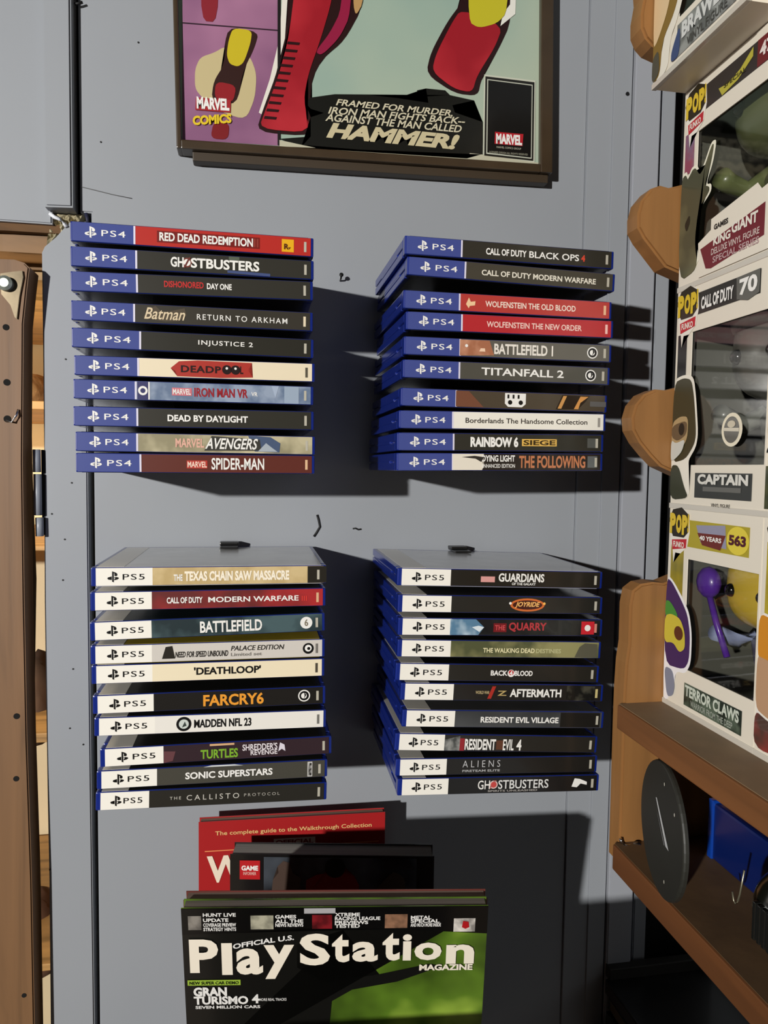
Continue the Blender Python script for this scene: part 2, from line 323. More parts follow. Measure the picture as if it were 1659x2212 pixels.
def case(kind, xl, yl, xr, yr, col, els, label, group, phi=0, dy=0, cover=(34, 34, 32), black=False, mark_=(190, 185, 170), mx=None, band=None):
    Y = -.14+dy
    a = onY(xl, yl, Y); b = onY(xr, yr, Y)
    cx = (a.x+b.x)/2; zt = (a.z+b.z)/2; rollv = math.atan2(a.z-b.z, b.x-a.x)
    root = thing('game_case', label, 'game case', (cx, Y, zt-CH), (0, rollv, phi), group)
    link('case_shell', SHMK if black else SHM, None, root)
    U = lambda px: (px-xl)/(xr-xl)*CW-CW/2
    V = lambda v: .0006+v*(CH-.0012)
    bend = U(band if band else (xl+xr*0+ (xr-xl)*.252))
    bm = bmesh.new()                                            # printed sheet over the flat faces
    bx(bm, -CW/2+.004, CW/2-.004, .001, .129, CH-.0002, CH+.00015); bx(bm, -CW/2+.004, CW/2-.004, .001, .129, -.00015, .0002)
    obj('cover_sheet', bm, mat(cover, .22, .6, 0, .25, 14), root)
    bcol = PSB if kind == 4 else PSW
    u0 = -CW/2+(.0014 if kind == 4 else .0036)
    box('platform_band', u0, bend, -.00025, .001, .0005, CH-.0005, M(bcol, .3, .25), root)
    box('spine_sheet', bend, CW/2-.0022, -.00025, .001, .0005, CH-.0005, col if not isinstance(col, tuple) else M(col), root)
    if kind == 4: rect('divider_line', bend-.0004, bend+.0009, V(.0), V(1), M((226, 222, 240)), root, n=.00035)
    else: box('white_corner', -CW/2+.004, -CW/2+.023, .001, .129, CH, CH+.0003, mat((226, 222, 212), .3, .3), root)
    bw = bend-u0; fg = M(W_) if kind == 4 else M(K_)
    logo(root, u0+bw*.20, V(.22), .0076, fg)
    text('platform_lettering', 'PS4' if kind == 4 else 'PS5', u0+bw*.47, u0+bw*.86, V(.32), V(.66), fg, root, bold=.004, gap=1.15)
    for e in els:
        k = e[0]; n = .0004
        if k == 't':
            _, s, x0, x1, v0, v1, c, *o = e; o = o[0] if o else {}
            text('title_lettering', s, U(x0), U(x1), V(v0), V(v1), M(c), root, bold=o.get('b', .02), shear=o.get('s', 0), gap=o.get('g', 1), n=o.get('n', .0005))
        elif k == 'r':
            _, x0, x1, v0, v1, c, *o = e; rect('printed_block', U(x0), U(x1), V(v0), V(v1), c if not isinstance(c, tuple) else M(c), root, n=o[0] if o else .00038)
        elif k == 'p':
            _, pts, c, *o = e; poly('printed_shape', [(U(x), V(v)) for x, v in pts], c if not isinstance(c, tuple) else M(c), root, n=o[0] if o else .00042)
        elif k == 'c':
            _, x, v, r, c, *o = e; poly('printed_disc', ell(U(x), V(v), r, r), M(c), root, n=o[0] if o else .00042)
    if mark_:
        mx = mx or xr-22*(xr-xl)/523
        rect('end_mark', U(mx), U(mx+5.5), V(.2), V(.78), M(mark_), root, n=.0004)
    return root
def badge(x, v, ring=W_, ink=K_): return [('c', x, v, .0046, ring), ('c', x, v, .0037, ink, .00048), ('c', x-.5, v, .0022, ring, .00054), ('p', [(x-1, v-.2), (x+5, v+.05), (x, v+.22), (x+1, v)], ink, .0006)]
DK = (50, 48, 41); RED = (186, 46, 38)
G = ['game cases in the upper left wall stack', 'game cases in the upper right wall stack', 'game cases in the lower left wall stack', 'game cases in the lower right wall stack']
UL = [
 (153,477,676,514,RED,[('r',333,555,.2,.84,(120,28,24)),('t','RED DEAD REDEMPTION',338,540,.28,.76,W_,{'b':.03,'n':.0006}),('t','II',542,552,.28,.76,(150,60,50)),('r',604,631,.14,.86,(238,178,30)),('t','R',609,620,.28,.6,(90,40,10),{'n':.0006,'b':.04}),('p',[(621,.28),(624,.42),(621,.4),(618,.42)],(90,40,10),.0006)],'blue-banded case with bright red spine and yellow square, topmost of upper left stack',{}),
 (154,531,676,563,DK,[('t','GH',362,390,.22,.78,W_,{'b':.03}),('c',397,.5,.0034,(120,60,50)),('c',397,.5,.0024,W_,.0005),('p',[(389,.2),(393,.2),(405,.8),(401,.8)],(110,50,44),.0006),('t','STBUSTERS',405,554,.22,.78,W_,{'b':.03}),('r',487,510,.8,.98,(90,100,84)),('p',[(484,.06),(578,-.02),(578,.14),(520,.18),(484,.2)],(70,84,130))],'blue-banded black case with wide white title and small blue flash, second in upper left stack',{'band':289}),
 (153,585,676,608,DK,[('t','DISHONORED',348,433,.36,.72,(196,52,50),{'b':.03}),('t','DAY ONE',440,494,.34,.68,W_,{'b':.03})],'blue-banded black case with short red then white title, third in upper left stack',{'band':290}),
 (154,648,675,675,(56,52,44),[('p',[(304,.28),(316,.8),(330,.95),(345,.6),(392,.9),(396,.5),(380,.15),(350,.1),(320,.2)],(82,72,58)),('t','Batman',306,393,.2,.85,(226,206,172),{'s':.35,'b':.01,'n':.0006}),('t','RETURN TO ARKHAM',418,617,.3,.62,W_,{'b':.005,'g':1.25})],'blue-banded charcoal case with pale script and spaced small title, fourth in upper left stack',{'mark_':(235,220,190),'band':284}),
 (160,707,672,733,(42,40,32),[('t','INJUSTICE 2',421,538,.34,.68,W_,{'b':.012,'g':1.15})],'plain black case with small centred white title, fifth in upper left stack, tilted',{'band':299}),
 (161,767,679,785,(240,226,196),[('p',[(362,.5),(380,.9),(420,.98),(538,.94),(530,.5),(540,.1),(470,.02),(376,.05),(372,.35)],(176,54,44)),('t','DEADP',384,470,.28,.68,(40,14,12),{'b':.03,'n':.0006,'g':1.1}),('c',483,.5,.0034,(34,14,14),.0006),('c',502,.5,.0034,(34,14,14),.0006),('c',483,.58,.0009,W_,.0008),('c',502,.58,.0009,W_,.0008),('t','L',512,519,.28,.72,(40,14,12),{'b':.03})],'cream-spined case with red brush patch, sixth in upper left stack',{'mark_':(90,84,70),'band':293}),
 (156,818,679,835,art((104,122,150),(150,164,186),60),[('r',290,313,.0,1,(56,56,104),.00042),('c',302,.5,.0033,W_,.0005),('c',302,.5,.0018,(56,56,104),.00055),('r',313.5,316.5,0,1,W_,.00045),('r',364,407,.28,.72,(214,120,130),.0005),('t','MARVEL',366,405,.34,.66,W_,{'n':.0007,'b':.02}),('t','IRON MAN VR',412,530,.24,.76,(158,34,44),{'b':.03}),('t','VR',538,552,.36,.6,W_),('p',[(583,1),(600,1),(592,.3)],(170,184,206)),('r',612,645,.0,1,(158,174,194))],'grey-blue spined case with extra small emblem box and red title, seventh in upper left stack',{'band':286}),
 (157,877,679,889,(48,46,38),[('t','DEAD BY DAYLIGHT',355,530,.3,.68,W_,{'b':.03})],'plain black case with bold white three-word title, eighth in upper left stack',{'band':290}),
 (162,932,681,943,art((150,142,112),(196,186,152),40),[('t','MARVEL',372,434,.26,.78,(232,180,160),{'b':.03}),('p',[(530,1),(545,.1),(600,.06),(602,.6),(580,.95),(548,1)],(74,90,120)),('p',[(434,.1),(450,.95),(556,.8),(560,.15)],(60,58,52),.0005),('t','AVENGERS',436,552,.2,.84,W_,{'s':.3,'b':.02,'n':.0007}),('p',[(552,.1),(570,.6),(585,.3),(596,.1)],(170,180,190),.0006)],'beige-spined case with slanted white title over blue-grey art, ninth in upper left stack',{'band':290}),
 (161,978,682,984,(98,44,34),[('r',396,441,.22,.68,(190,60,50),.0005),('t','MARVEL',398,440,.28,.62,(255,224,205),{'b':.02,'n':.0007}),('t','SPIDER-MAN',450,567,.16,.84,W_,{'b':.02})],'dark red-brown spined case, bottom of upper left stack',{'mark_':(232,190,150),'band':296}),
]
UR = [
 (870,508,1331,543,DK,[('t','CALL OF DUTY',1043,1132,.26,.66,W_,{'b':.03}),('t','BLACK OPS',1138,1250,.26,.66,W_,{'b':.015}),('t','4',1255,1264,.26,.66,(214,72,50),{'b':.05})],'black case with white title ending in a red digit, topmost of upper right stack',{'band':990}),
 (874,553,1334,592,(70,66,56),[('t','CALL OF DUTY MODERN WARFARE',1033,1289,.28,.62,(236,230,214),{'b':.025})],'dark grey case with long white title, second in upper right stack',{'band':997}),
 (872,626,1322,652,(186,62,56),[('p',[(1002,.4),(1008,.8),(1012,.55),(1022,.6),(1021,.35),(1010,.3),(1008,.15)],(246,206,160)),('t','WOLFENSTEIN THE OLD BLOOD',1043,1240,.3,.66,(250,228,214),{'b':.02})],'red-spined case with small cream emblem, upper of two red cases in upper right stack',{'mark_':(240,190,150),'band':988}),
 (874,672,1329,693,(186,44,50),[('t','WOLFENSTEIN THE NEW ORDER',1045,1256,.3,.66,(248,210,200),{'b':.02})],'red-spined case without emblem, lower of the two red cases in upper right stack',{'mark_':(250,200,190),'band':991}),
 (873,726,1322,745,(98,95,86),[('p',[(989,.02),(989,.98),(1052,.98),(1062,.1)],art((170,110,80),(206,150,120),50)),('c',1003,.62,.0012,W_,.0006),('p',[(1030,.3),(1033,.5),(1042,.5),(1043,.3)],(246,210,180),.0006),('t','BATTLEFIELD 1',1062,1190,.18,.82,(240,234,224),{'b':.03})]+badge(1278,.5),'grey case with orange art, bold title and round badge, fifth in upper right stack',{'band':989}),
 (872,776,1317,794,(82,80,72),[('t','TITANFALL 2',1035,1213,.28,.74,W_,{'b':.02})]+badge(1273,.5),'grey case with wide white title and round badge, sixth in upper right stack',{'band':988}),
 (867,837,1311,854,(78,68,54),[('p',[(981,.02),(981,.98),(1008,.98),(1040,.02)],(120,76,56)),('p',[(1085,.95),(1130,.95),(1130,.3),(1122,.1),(1092,.1),(1085,.3)],W_),('r',1090,1094,.62,.86,K_,.0006),('r',1101,1105,.62,.86,K_,.0006),('r',1112,1116,.62,.86,K_,.0006),('c',1096,.38,.0018,K_,.0006),('c',1119,.38,.0018,K_,.0006),('p',[(1196,.05),(1210,.95),(1270,.95),(1262,.6),(1245,.1)],(40,28,16)),('p',[(1200,.1),(1212,.9),(1220,.9),(1208,.1)],(206,150,84),.0006),('p',[(1236,.1),(1250,.9),(1268,.9),(1250,.5),(1246,.1)],(214,150,80),.0006),('r',1272,1308,.3,.62,(96,94,92))],'brown-grey case with white skull shield emblem, seventh in upper right stack',{'mark_':None,'band':981}),
 (865,886,1307,894,(244,240,228),[('t','Borderlands The Handsome Collection',1002,1265,.34,.66,(40,34,28),{'b':.008})],'white-spined case with thin dark title, eighth in upper right stack',{'mark_':(160,155,148),'band':975}),
 (860,934,1303,939,(48,47,40),[('t','RAINBOW 6',1012,1114,.2,.84,W_,{'b':.05}),('r',1122,1198,.28,.72,(232,186,90)),('t','SIEGE',1125,1195,.34,.66,(60,44,14),{'b':.03,'n':.0006}),('r',1266,1290,.2,.8,(86,88,84))],'black case with white and yellow boxed title, ninth in upper right stack',{'band':976}),
 (857,978,1303,980,(40,34,30),[('p',[(974,0),(974,1),(1040,1),(1034,.6),(1040,.25),(1036,0)],(236,228,212)),('p',[(992,.8),(1020,.88),(1040,.8),(1034,.5),(1022,.7)],(50,46,42),.0006),('t','DYING LIGHT',1036,1107,.52,.92,W_,{'b':.03}),('t','ENHANCED EDITION',1036,1107,.14,.38,W_,{'b':.01}),('t','THE FOLLOWING',1116,1263,.12,.9,(196,124,84),{'b':.03}),('r',1268,1290,.15,.88,(96,100,100))],'black case with white art and copper title, bottom of upper right stack',{'band':973}),
]
TEX = art((196,170,118),(214,190,140),50)
LL = [
 (196,1226,705,1221,TEX,[('t','THE',369,388,.22,.6,W_,{'b':.03}),('t','TEXAS CHAIN SAW MASSACRE',392,621,.2,.78,(255,244,222),{'b':.045}),('r',662,705,0,1,(38,34,26))],'white-banded case with tan spine and bright title, topmost of lower left stack',{'cover':(206,206,203)}),
 (196,1279,702,1270,art((104,40,38),(176,44,46),18),[('t','CALL OF DUTY',355,431,.3,.66,W_,{'b':.03}),('t','MODERN WARFARE',443,641,.32,.64,W_,{'b':.02}),('t','III',648,660,.3,.6,(214,60,54))],'white-banded case with deep red spine, second in lower left stack',{'mark_':(226,180,140)}),
 (197,1344,700,1324,art((36,50,54),(74,96,100),30),[('t','BATTLEFIELD',426,560,.16,.84,W_,{'b':.025})]+[('c',658,.5,.0046,W_),('t','6',654,662,.3,.72,(130,120,100),{'n':.0006})],'white-banded case with dark teal spine and white round badge, third in lower left stack',{'cover':(30,40,44)}),
 (195,1395,702,1380,(214,208,200),[('p',[(344,.15),(352,.85),(366,.9),(372,.15)],(40,36,30)),('t','NEED FOR SPEED UNBOUND',372,486,.2,.55,(30,26,22),{'b':.02,'s':.2}),('t','PALACE EDITION',492,610,.5,.8,(40,36,30),{'b':.015,'s':.2}),('t','Limited set',492,560,.18,.38,(130,126,120)),('c',664,.5,.0042,K_),('c',664,.52,.0026,W_,.0006),('c',665,.5,.0012,K_,.0007)],'white-banded case with pale silver spine, fourth in lower left stack',{'cover':(170,150,50),'mark_':(120,116,110)}),
 (196,1438,702,1422,(244,230,198),[('t',"'DEATHLOOP'",412,558,.3,.76,K_,{'b':.03})],'white-banded case with cream spine and heavy black title, fifth in lower left stack',{'mark_':(80,72,60)}),
 (198,1503,705,1482,(28,25,22),[('t','FARCRY6',432,565,.14,.84,(240,160,54),{'b':.03})]+badge(656,.52),'white-banded black case with orange title, sixth in lower left stack',{}),
 (201,1551,706,1533,(240,236,228),[('c',390,.5,.0055,K_),('c',390,.5,.0036,(206,214,208),.0005),('p',[(386,.3),(396,.4),(392,.65)],(60,70,66),.0006),('t','MADDEN NFL 23',412,537,.24,.74,K_,{'b':.03})],'white-banded case with white spine and black ring emblem, seventh in lower left stack',{'mark_':(120,118,112)}),
 (212,1618,720,1590,(52,36,42),[('p',[(347,.0),(347,.7),(372,.66),(366,.1)],(104,64,68)),('r',446,500,.86,.98,(220,176,130)),('t','TURTLES',426,508,.1,.66,(128,178,50),{'b':.03}),('t',"SHREDDER'S",518,596,.46,.86,(236,228,232),{'b':.02}),('t','REVENGE',536,596,.16,.46,(236,228,232),{'b':.02}),('p',[(598,.3),(602,.85),(612,.7),(614,.3),(606,.45)],(226,220,230))],'white-banded dark purple case with green and white titles, eighth in lower left stack, pushed right',{'band':346}),
 (205,1666,710,1640,(72,70,62),[('t','SONIC SUPERSTARS',393,585,.28,.7,W_,{'b':.03}),('r',664,675,.04,.96,(206,204,200)),('t','AGES',666,673,.1,.9,(50,48,44),{'n':.0006}),('p',[(432,.96),(520,.96),(500,1.05),(450,1.05)],(214,218,220))],'white-banded dark grey case with small vertical sticker, ninth in lower left stack',{}),
 (204,1712,707,1690,(42,40,35),[('t','THE',360,384,.42,.6,(200,196,186),{'b':.0,'g':1.5}),('t','CALLISTO',396,510,.34,.66,(206,202,192),{'b':.0,'g':1.5}),('t','PROTOCOL',521,600,.42,.6,(180,176,166),{'b':.0,'g':1.5})],'white-banded black case with thin spaced lettering, bottom of lower left stack',{'band':316}),
]
LR = [
 (858,1227,1300,1235,(34,31,25),[('r',1033,1063,.26,.62,(224,160,154)),('t','GUARDIANS',1071,1170,.3,.84,W_,{'b':.03}),('t','OF THE GALAXY',1100,1152,.1,.26,W_)],'white-banded black case with pink block before title, topmost of lower right stack',{'cover':(202,203,206)}),
 (862,1285,1298,1290,(38,37,33),[('p',ell(1133,.5,37,.42),(214,110,50)),('p',ell(1133,.5,32,.3),(70,24,16),.0005),('t','JOYRIDE',1106,1160,.3,.7,(250,190,110),{'s':.3,'n':.0007,'b':.03}),('c',1096,.6,.0011,W_,.0007),('c',1169,.6,.0011,(250,190,90),.0007)],'white-banded black case with glowing orange oval logo, second in lower right stack',{'cover':(40,40,40)}),
 (860,1335,1300,1338,art((20,22,24),(40,42,40),30),[('p',[(968,0),(968,1),(1022,1),(1040,.5),(1028,0)],art((90,130,160),(200,220,232),40)),('p',[(1014,.5),(1028,.6),(1040,.5),(1030,.2)],(224,234,240),.0006),('r',1060,1088,.2,.76,(118,26,32)),('t','THE',1063,1085,.32,.64,(206,80,84),{'n':.0006}),('t','QUARRY',1093,1175,.22,.82,(184,58,64),{'b':.03}),('r',1252,1281,.08,.92,(206,40,52)),('c',1266,.5,.0026,W_,.0006)],'white-banded black case with dark red title and red square, third in lower right stack',{'mark_':(214,140,124)}),
 (855,1382,1300,1386,art((84,88,58),(150,146,98),28),[('t','THE WALKING DEAD',1037,1150,.28,.58,(240,232,184),{'b':.02}),('t','DESTINIES',1153,1209,.28,.56,(190,188,140),{'b':.03}),('p',[(1240,.02),(1250,.7),(1262,.95),(1290,.9),(1290,.02)],(92,90,74))],'white-banded case with olive green spine, fourth in lower right stack',{'mark_':(200,190,110)}),
 (848,1433,1298,1438,(38,36,31),[('t','BACK',1053,1090,.34,.68,W_,{'b':.03}),('c',1098,.5,.0030,W_,.0005),('c',1098,.55,.0021,(196,40,40),.0006),('t','BLOOD',1106,1146,.34,.68,W_,{'b':.03}),('t','4',1094,1101,.36,.68,W_,{'n':.0008})],'white-banded black case with red drop in white title, fifth in lower right stack',{}),
 (860,1476,1306,1479,(34,31,28),[('t','WORLD WAR',1020,1050,.4,.6,(196,176,130)),('p',[(1046,.1),(1056,.9),(1064,.9),(1054,.1)],(176,50,40),.0006),('t','Z',1068,1088,.3,.62,(196,170,110)),('t','AFTERMATH',1095,1210,.22,.74,W_,{'b':.03}),('p',[(1222,0),(1222,1),(1286,.95),(1286,.0)],art((22,22,20),(70,68,58),90))],'white-banded black case with red slash in title, sixth in lower right stack',{'mark_':(206,190,130)}),
 (860,1534,1310,1537,art((54,55,56),(110,112,114),8,hi=.7),[('t','RESIDENT EVIL VILLAGE',1030,1205,.28,.66,W_,{'b':.03}),('r',1209,1300,.02,.98,(30,28,25))],'white-banded case with grey to black spine, seventh in lower right stack',{'cover':(80,80,80)}),
 (846,1585,1294,1590,(40,37,32),[('p',[(952,0),(952,.7),(985,.95),(985,0)],art((70,72,70),(150,150,146),90)),('r',985,995,0,.8,(150,36,44)),('t','RESIDENT',996,1064,.06,.78,W_,{'b':.03}),('t','EVIL',1080,1104,.06,.78,W_,{'b':.02}),('t','4',1110,1121,.06,.78,W_,{'b':.03}),('r',1065,1080,.1,.7,(96,56,36))],'white-banded case with tall white title over grey art, eighth in lower right stack, pushed left',{'band':952}),
 (852,1641,1291,1631,(32,30,27),[('t','ALIENS',993,1074,.44,.88,(206,206,208),{'b':-.01,'g':1.6}),('t','FIRETEAM ELITE',993,1074,.14,.28,(180,180,180))],'white-banded black case with thin tall spaced letters, ninth in lower right stack',{'black':False,'band':959}),
 (857,1684,1294,1672,(26,25,24),[('t','GH',1026,1052,.26,.84,W_,{'b':.01}),('p',[(1050,.3),(1054,.3),(1066,.82),(1060,.82)],(220,110,100)),('c',1060,.55,.0034,(230,200,196)),('c',1060,.55,.0025,(200,70,66),.0005),('t','STBUSTERS',1070,1180,.26,.84,(230,230,228),{'b':.01}),('t','SPIRITS UNLEASHED',1048,1156,.08,.2,(170,165,160)),('p',[(1232,.3),(1238,.85),(1250,.8),(1266,.6),(1266,.4),(1252,.5),(1244,.25)],W_)],'white-banded black case with white emblem near right end, bottom of lower right stack',{'black':False,'band':963}),
]
stacks = [(4, UL, G[0], .002), (4, UR, G[1], .006), (5, LL, G[2], .001), (5, LR, G[3], -.014)]
names = ['upper left', 'upper right', 'lower left', 'lower right']
for si, (kind, rows, grp, phi) in enumerate(stacks):
    cx = None; zs = []
    for i, (xl, yl, xr, yr, col, els, lab, o) in enumerate(rows):
        r_ = case(kind, xl, yl, xr, yr, col, els, lab, grp, phi, random.uniform(-.0012, .0012), **o)
        zs.append(r_.location.z); cx = r_.location.x if cx is None else cx
    mt = thing('wall_mount', 'black metal wall mount holding the %s stack of game cases' % names[si], 'wall mount', (cx+(.0 if si != 0 else .0), 0, zs[-1]), group='wall mounts behind the game cases')
    dx = {0: 0, 1: 0, 2: .008, 3: .0}[si]
    top = zs[0]-zs[-1]+CH
    KM = mat((14, 14, 15), .4, .2)
    box('back_plate', dx-.03, dx+.03, -.0038, -.0004, .001, top-.003, KM, mt, .0006)
    for z in zs:
        box('support_finger', dx-.008, dx+.008, -.024, -.0034, z-zs[-1]-.0010, z-zs[-1]-.00025, KM, mt)
    if si >= 2:
        bm = bmesh.new(); bx(bm, dx-.008, dx+.008, -.030, -.0036, top+.0012, top+.0024, .0004); bx(bm, dx-.0076, dx+.0076, -.030, -.0275, top+.0006, top+.0022, .0004); bx(bm, dx-.0085, dx+.0085, -.016, -.0036, top+.0024, top+.0052, .001)
        obj('top_clip', bm, KM, mt)

# ---------------------------------------------------------------- framed poster
YF = -.018
fr = thing('framed_poster', 'large dark brown framed comic poster with teal, mauve and black print above the cases', 'poster', (0, 0, 0))
FRM = mat((66, 52, 36), .35, .2, 0, .15, 30)
TL, BL, BR = onY(376, -420, YF), onY(381, 319, YF), onY(1194, 373, YF)
ang = math.atan2(BR.z-BL.z, BR.x-BL.x)
fr.location = BL; fr.rotation_euler = (0, -ang, 0)
FWd = (BR-BL).length; FH = .62
def floc(px, py, Y=YF):
    p = onY(px, py, Y)-BL; c, s = math.cos(-ang), math.sin(-ang); return (p.x*c-p.z*s, p.x*s+p.z*c)
pb = floc(391, 300)[1]; pl = floc(391, 300)[0]; pr_ = floc(1168, 363)[0]; y0 = 0
box('frame_bar', 0, pl, 0, .0175, 0, FH, FRM, fr, .0012)
box('frame_bar', pr_, FWd, 0, .0175, 0, FH, FRM, fr, .0012)
box('frame_bar', pl-.0004, pr_+.0004, .0003, .0175, 0, pb, FRM, fr, .0012)
box('frame_bar', pl-.0004, pr_+.0004, .0003, .0175, FH-.008, FH, FRM, fr, .0012)
box('frame_back', .013, FWd-.002, .006, .0178, -.0075, .004, mat((62, 50, 36), .5), fr, .001)
TEAL = bpy.data.materials.new('poster teal'); TEAL = art((146, 174, 164), (182, 194, 172), 5, .3, .3, .3, .7)
box('poster_sheet', pl, pr_, .006, .009, pb, FH-.008, TEAL, fr)
fp = lambda u, v, n: Vector((u, .006-n, v))
def pp(name, pts, c, n=.0003):
    return poly(name, [floc(a, b, YF+.006) for a, b in pts], c if not isinstance(c, tuple) else mat(c, .35, .3), fr, fp, n)
Z1 = lambda L: [(360+a/1.929, b/1.929) for a, b in L]
MAUVE = art((140, 94, 128), (172, 120, 152), 9, .35, .3)
pp('mauve_panel', Z1([(66, -300), (470, -300), (470, 608), (66, 582)]), MAUVE)
pp('panel_line', Z1([(66, 94), (470, 126), (470, 131), (66, 99)]), (52, 34, 46), .0006)
pp('panel_line', Z1([(462, -300), (474, -300), (474, 610), (462, 606)]), (30, 26, 26), .0008)
pp('cream_oval', Z1([(240, 196), (200, 220), (140, 240), (118, 290), (118, 370), (150, 410), (230, 470), (330, 500), (368, 410), (375, 310), (350, 240), (300, 205)]), (204, 188, 142), .0005)
# plain colour shapes in place of the pictured figures
REDA = art((160, 28, 40), (192, 46, 56), 10)
pp('yellow_shape', Z1([(276, 118), (356, 128), (350, 180), (322, 262), (296, 280), (262, 268), (250, 230), (258, 170)]), (206, 186, 40), .0007)
pp('dark_shape', Z1([(250, 112), (384, 134), (366, 200), (318, 300), (292, 440), (186, 420), (196, 340), (240, 270)]), (52, 28, 24), .0006)
pp('red_shape', Z1([(204, 340), (292, 358), (276, 432), (200, 416)]), (150, 34, 40), .0009)
pp('red_shape', Z1([(150, -300), (214, -300), (216, 94), (140, 88)]), (140, 40, 50), .0006)
pp('red_shape', Z1([(196, 508), (262, 514), (256, 584), (182, 578)]), (128, 30, 34), .0007)
pp('white_edge', Z1([(500, -300), (560, -300), (500, 150), (440, 380), (400, 480), (384, 470), (430, 330), (470, 160)]), (236, 232, 220), .0004)
pp('dark_outline', Z1([(520, -300), (835, -300), (822, 20), (740, 170), (650, 244), (604, 330), (596, 470), (610, 568), (372, 552), (402, 455), (450, 330), (500, 150)]), (42, 18, 18), .0005)
pp('red_shape', Z1([(560, -300), (730, -300), (690, 0), (640, 170), (590, 310), (570, 420), (600, 556), (384, 538), (412, 460), (462, 330), (512, 150)]), REDA, .0010)
pp('crimson_shape', Z1([(740, -300), (770, -300), (768, 60), (720, 160), (646, 234), (618, 220), (680, 140), (730, 40)]), (150, 30, 66), .0012)
pp('cream_shape', Z1([(780, -300), (832, -300), (820, 10), (788, 70), (776, 20)]), (190, 150, 96), .0012)
for k in range(11):
    yy = 176+k*31; xa = 503-k*9.6; pp('dark_band', Z1([(xa+2, yy), (xa+52, yy+5), (xa+48, yy+15), (xa-2, yy+11)]), (44, 16, 18), .0014)
pp('white_edge', Z1([(1466, -300), (1452, 60), (1390, 110), (1400, 60), (1430, 20), (1440, -300)]), (238, 236, 226), .0006)
pp('dark_outline', Z1([(1240, -300), (1452, -300), (1436, 90), (1380, 210), (1310, 330), (1296, 400), (1200, 390), (1080, 310), (1100, 220), (1170, 90), (1230, 10)]), (40, 16, 18), .0005)
pp('red_shape', Z1([(1226, 40), (1400, 110), (1366, 200), (1292, 318), (1272, 388), (1196, 372), (1104, 300), (1122, 226), (1186, 100)]), REDA, .0009)
pp('yellow_shape', Z1([(1262, -300), (1426, -300), (1420, 50), (1376, 100), (1300, 120), (1254, 92)]), (200, 190, 44), .0011)
SPL = (20, 20, 15)
pp('dark_splash', Z1([(578, 430), (600, 408), (700, 394), (830, 396), (960, 410), (1090, 430), (1050, 405), (1042, 378), (1080, 370), (1160, 378), (1180, 398), (1280, 420), (1250, 436), (1190, 440), (1200, 470), (1316, 510), (1316, 655), (1240, 660), (860, 640), (560, 615), (470, 580), (600, 570), (600, 490), (655, 472), (600, 455)]), SPL, .0007)
pp('cream_strip', Z1([(470, 606), (470, 585), (560, 605), (640, 622), (1250, 662), (1262, 640), (1310, 645), (1548, 680), (1546, 697), (470, 612)]), (196, 192, 168), .0009)
def ptext(s, p0, p1, h, c, n=.0012, **k):                     # text along a slanted base line between two photo points
    a = Vector(floc(*p0, YF+.006)); b = Vector(floc(*p1, YF+.006)); L = (b-a).length; hh = h/1.929/2.3*.001
    e = (b-a)/L; q = Vector((-e.y, e.x))
    f = lambda u, v, nn: fp(a.x+e.x*u+q.x*v, a.y+e.y*u+q.y*v, nn)
    return text('lettering', s, 0, L, 0, hh, mat(c, .4), fr, f, n, **k)
z1 = lambda a, b: (360+a/1.929, b/1.929)
CRM = (212, 204, 176)
ptext('FRAMED FOR MURDER,', z1(704, 446), z1(1190, 492), 30, CRM, shear=.3, bold=.02)
ptext('IRON MAN FIGHTS BACK--', z1(672, 476), z1(1242, 522), 28, CRM, shear=.3, bold=.02)
ptext('AGAINST THE MAN CALLED', z1(660, 506), z1(1228, 556), 30, CRM, shear=.3, bold=.02)
ptext('HAMMER!', z1(664, 576), z1(1218, 628), 62, (206, 194, 156), shear=.3, bold=.05)
pp('black_label', Z1([(1322, 312), (1536, 338), (1532, 678), (1316, 656)]), (206, 208, 190), .0008)
pp('black_label', Z1([(1327, 320), (1531, 345), (1526, 672), (1322, 650)]), (30, 28, 24), .0010)
pp('label_rule', Z1([(1334, 332), (1523, 356), (1519, 664), (1330, 643)]), (196, 198, 182), .0012)
pp('label_field', Z1([(1338, 337), (1519, 360), (1515, 659), (1334, 638)]), (14, 13, 12), .0014)
pp('red_block', Z1([(1366, 552), (1484, 562), (1480, 612), (1364, 602)]), (186, 34, 44), .0016)
ptext('MARVEL', z1(1370, 602), z1(1478, 610), 42, W_, .0019, bold=.05)
ptext('MARVEL COMICS GROUP', z1(1372, 620), z1(1474, 628), 8, (170, 168, 150), .0018)
ptext('LICENSED DESIGN ALL RIGHTS RESERVED', z1(1342, 640), z1(1502, 652), 8, (150, 148, 130), .0018)
pp('red_block', Z1([(122, 408), (268, 420), (266, 472), (120, 460)]), (170, 44, 50), .0012)
ptext('MARVEL', z1(126, 456), z1(262, 466), 46, W_, .0016, bold=.05)
ptext('COMICS', z1(112, 526), z1(274, 516), 36, (232, 200, 40), .0016, bold=.05, shear=.15)

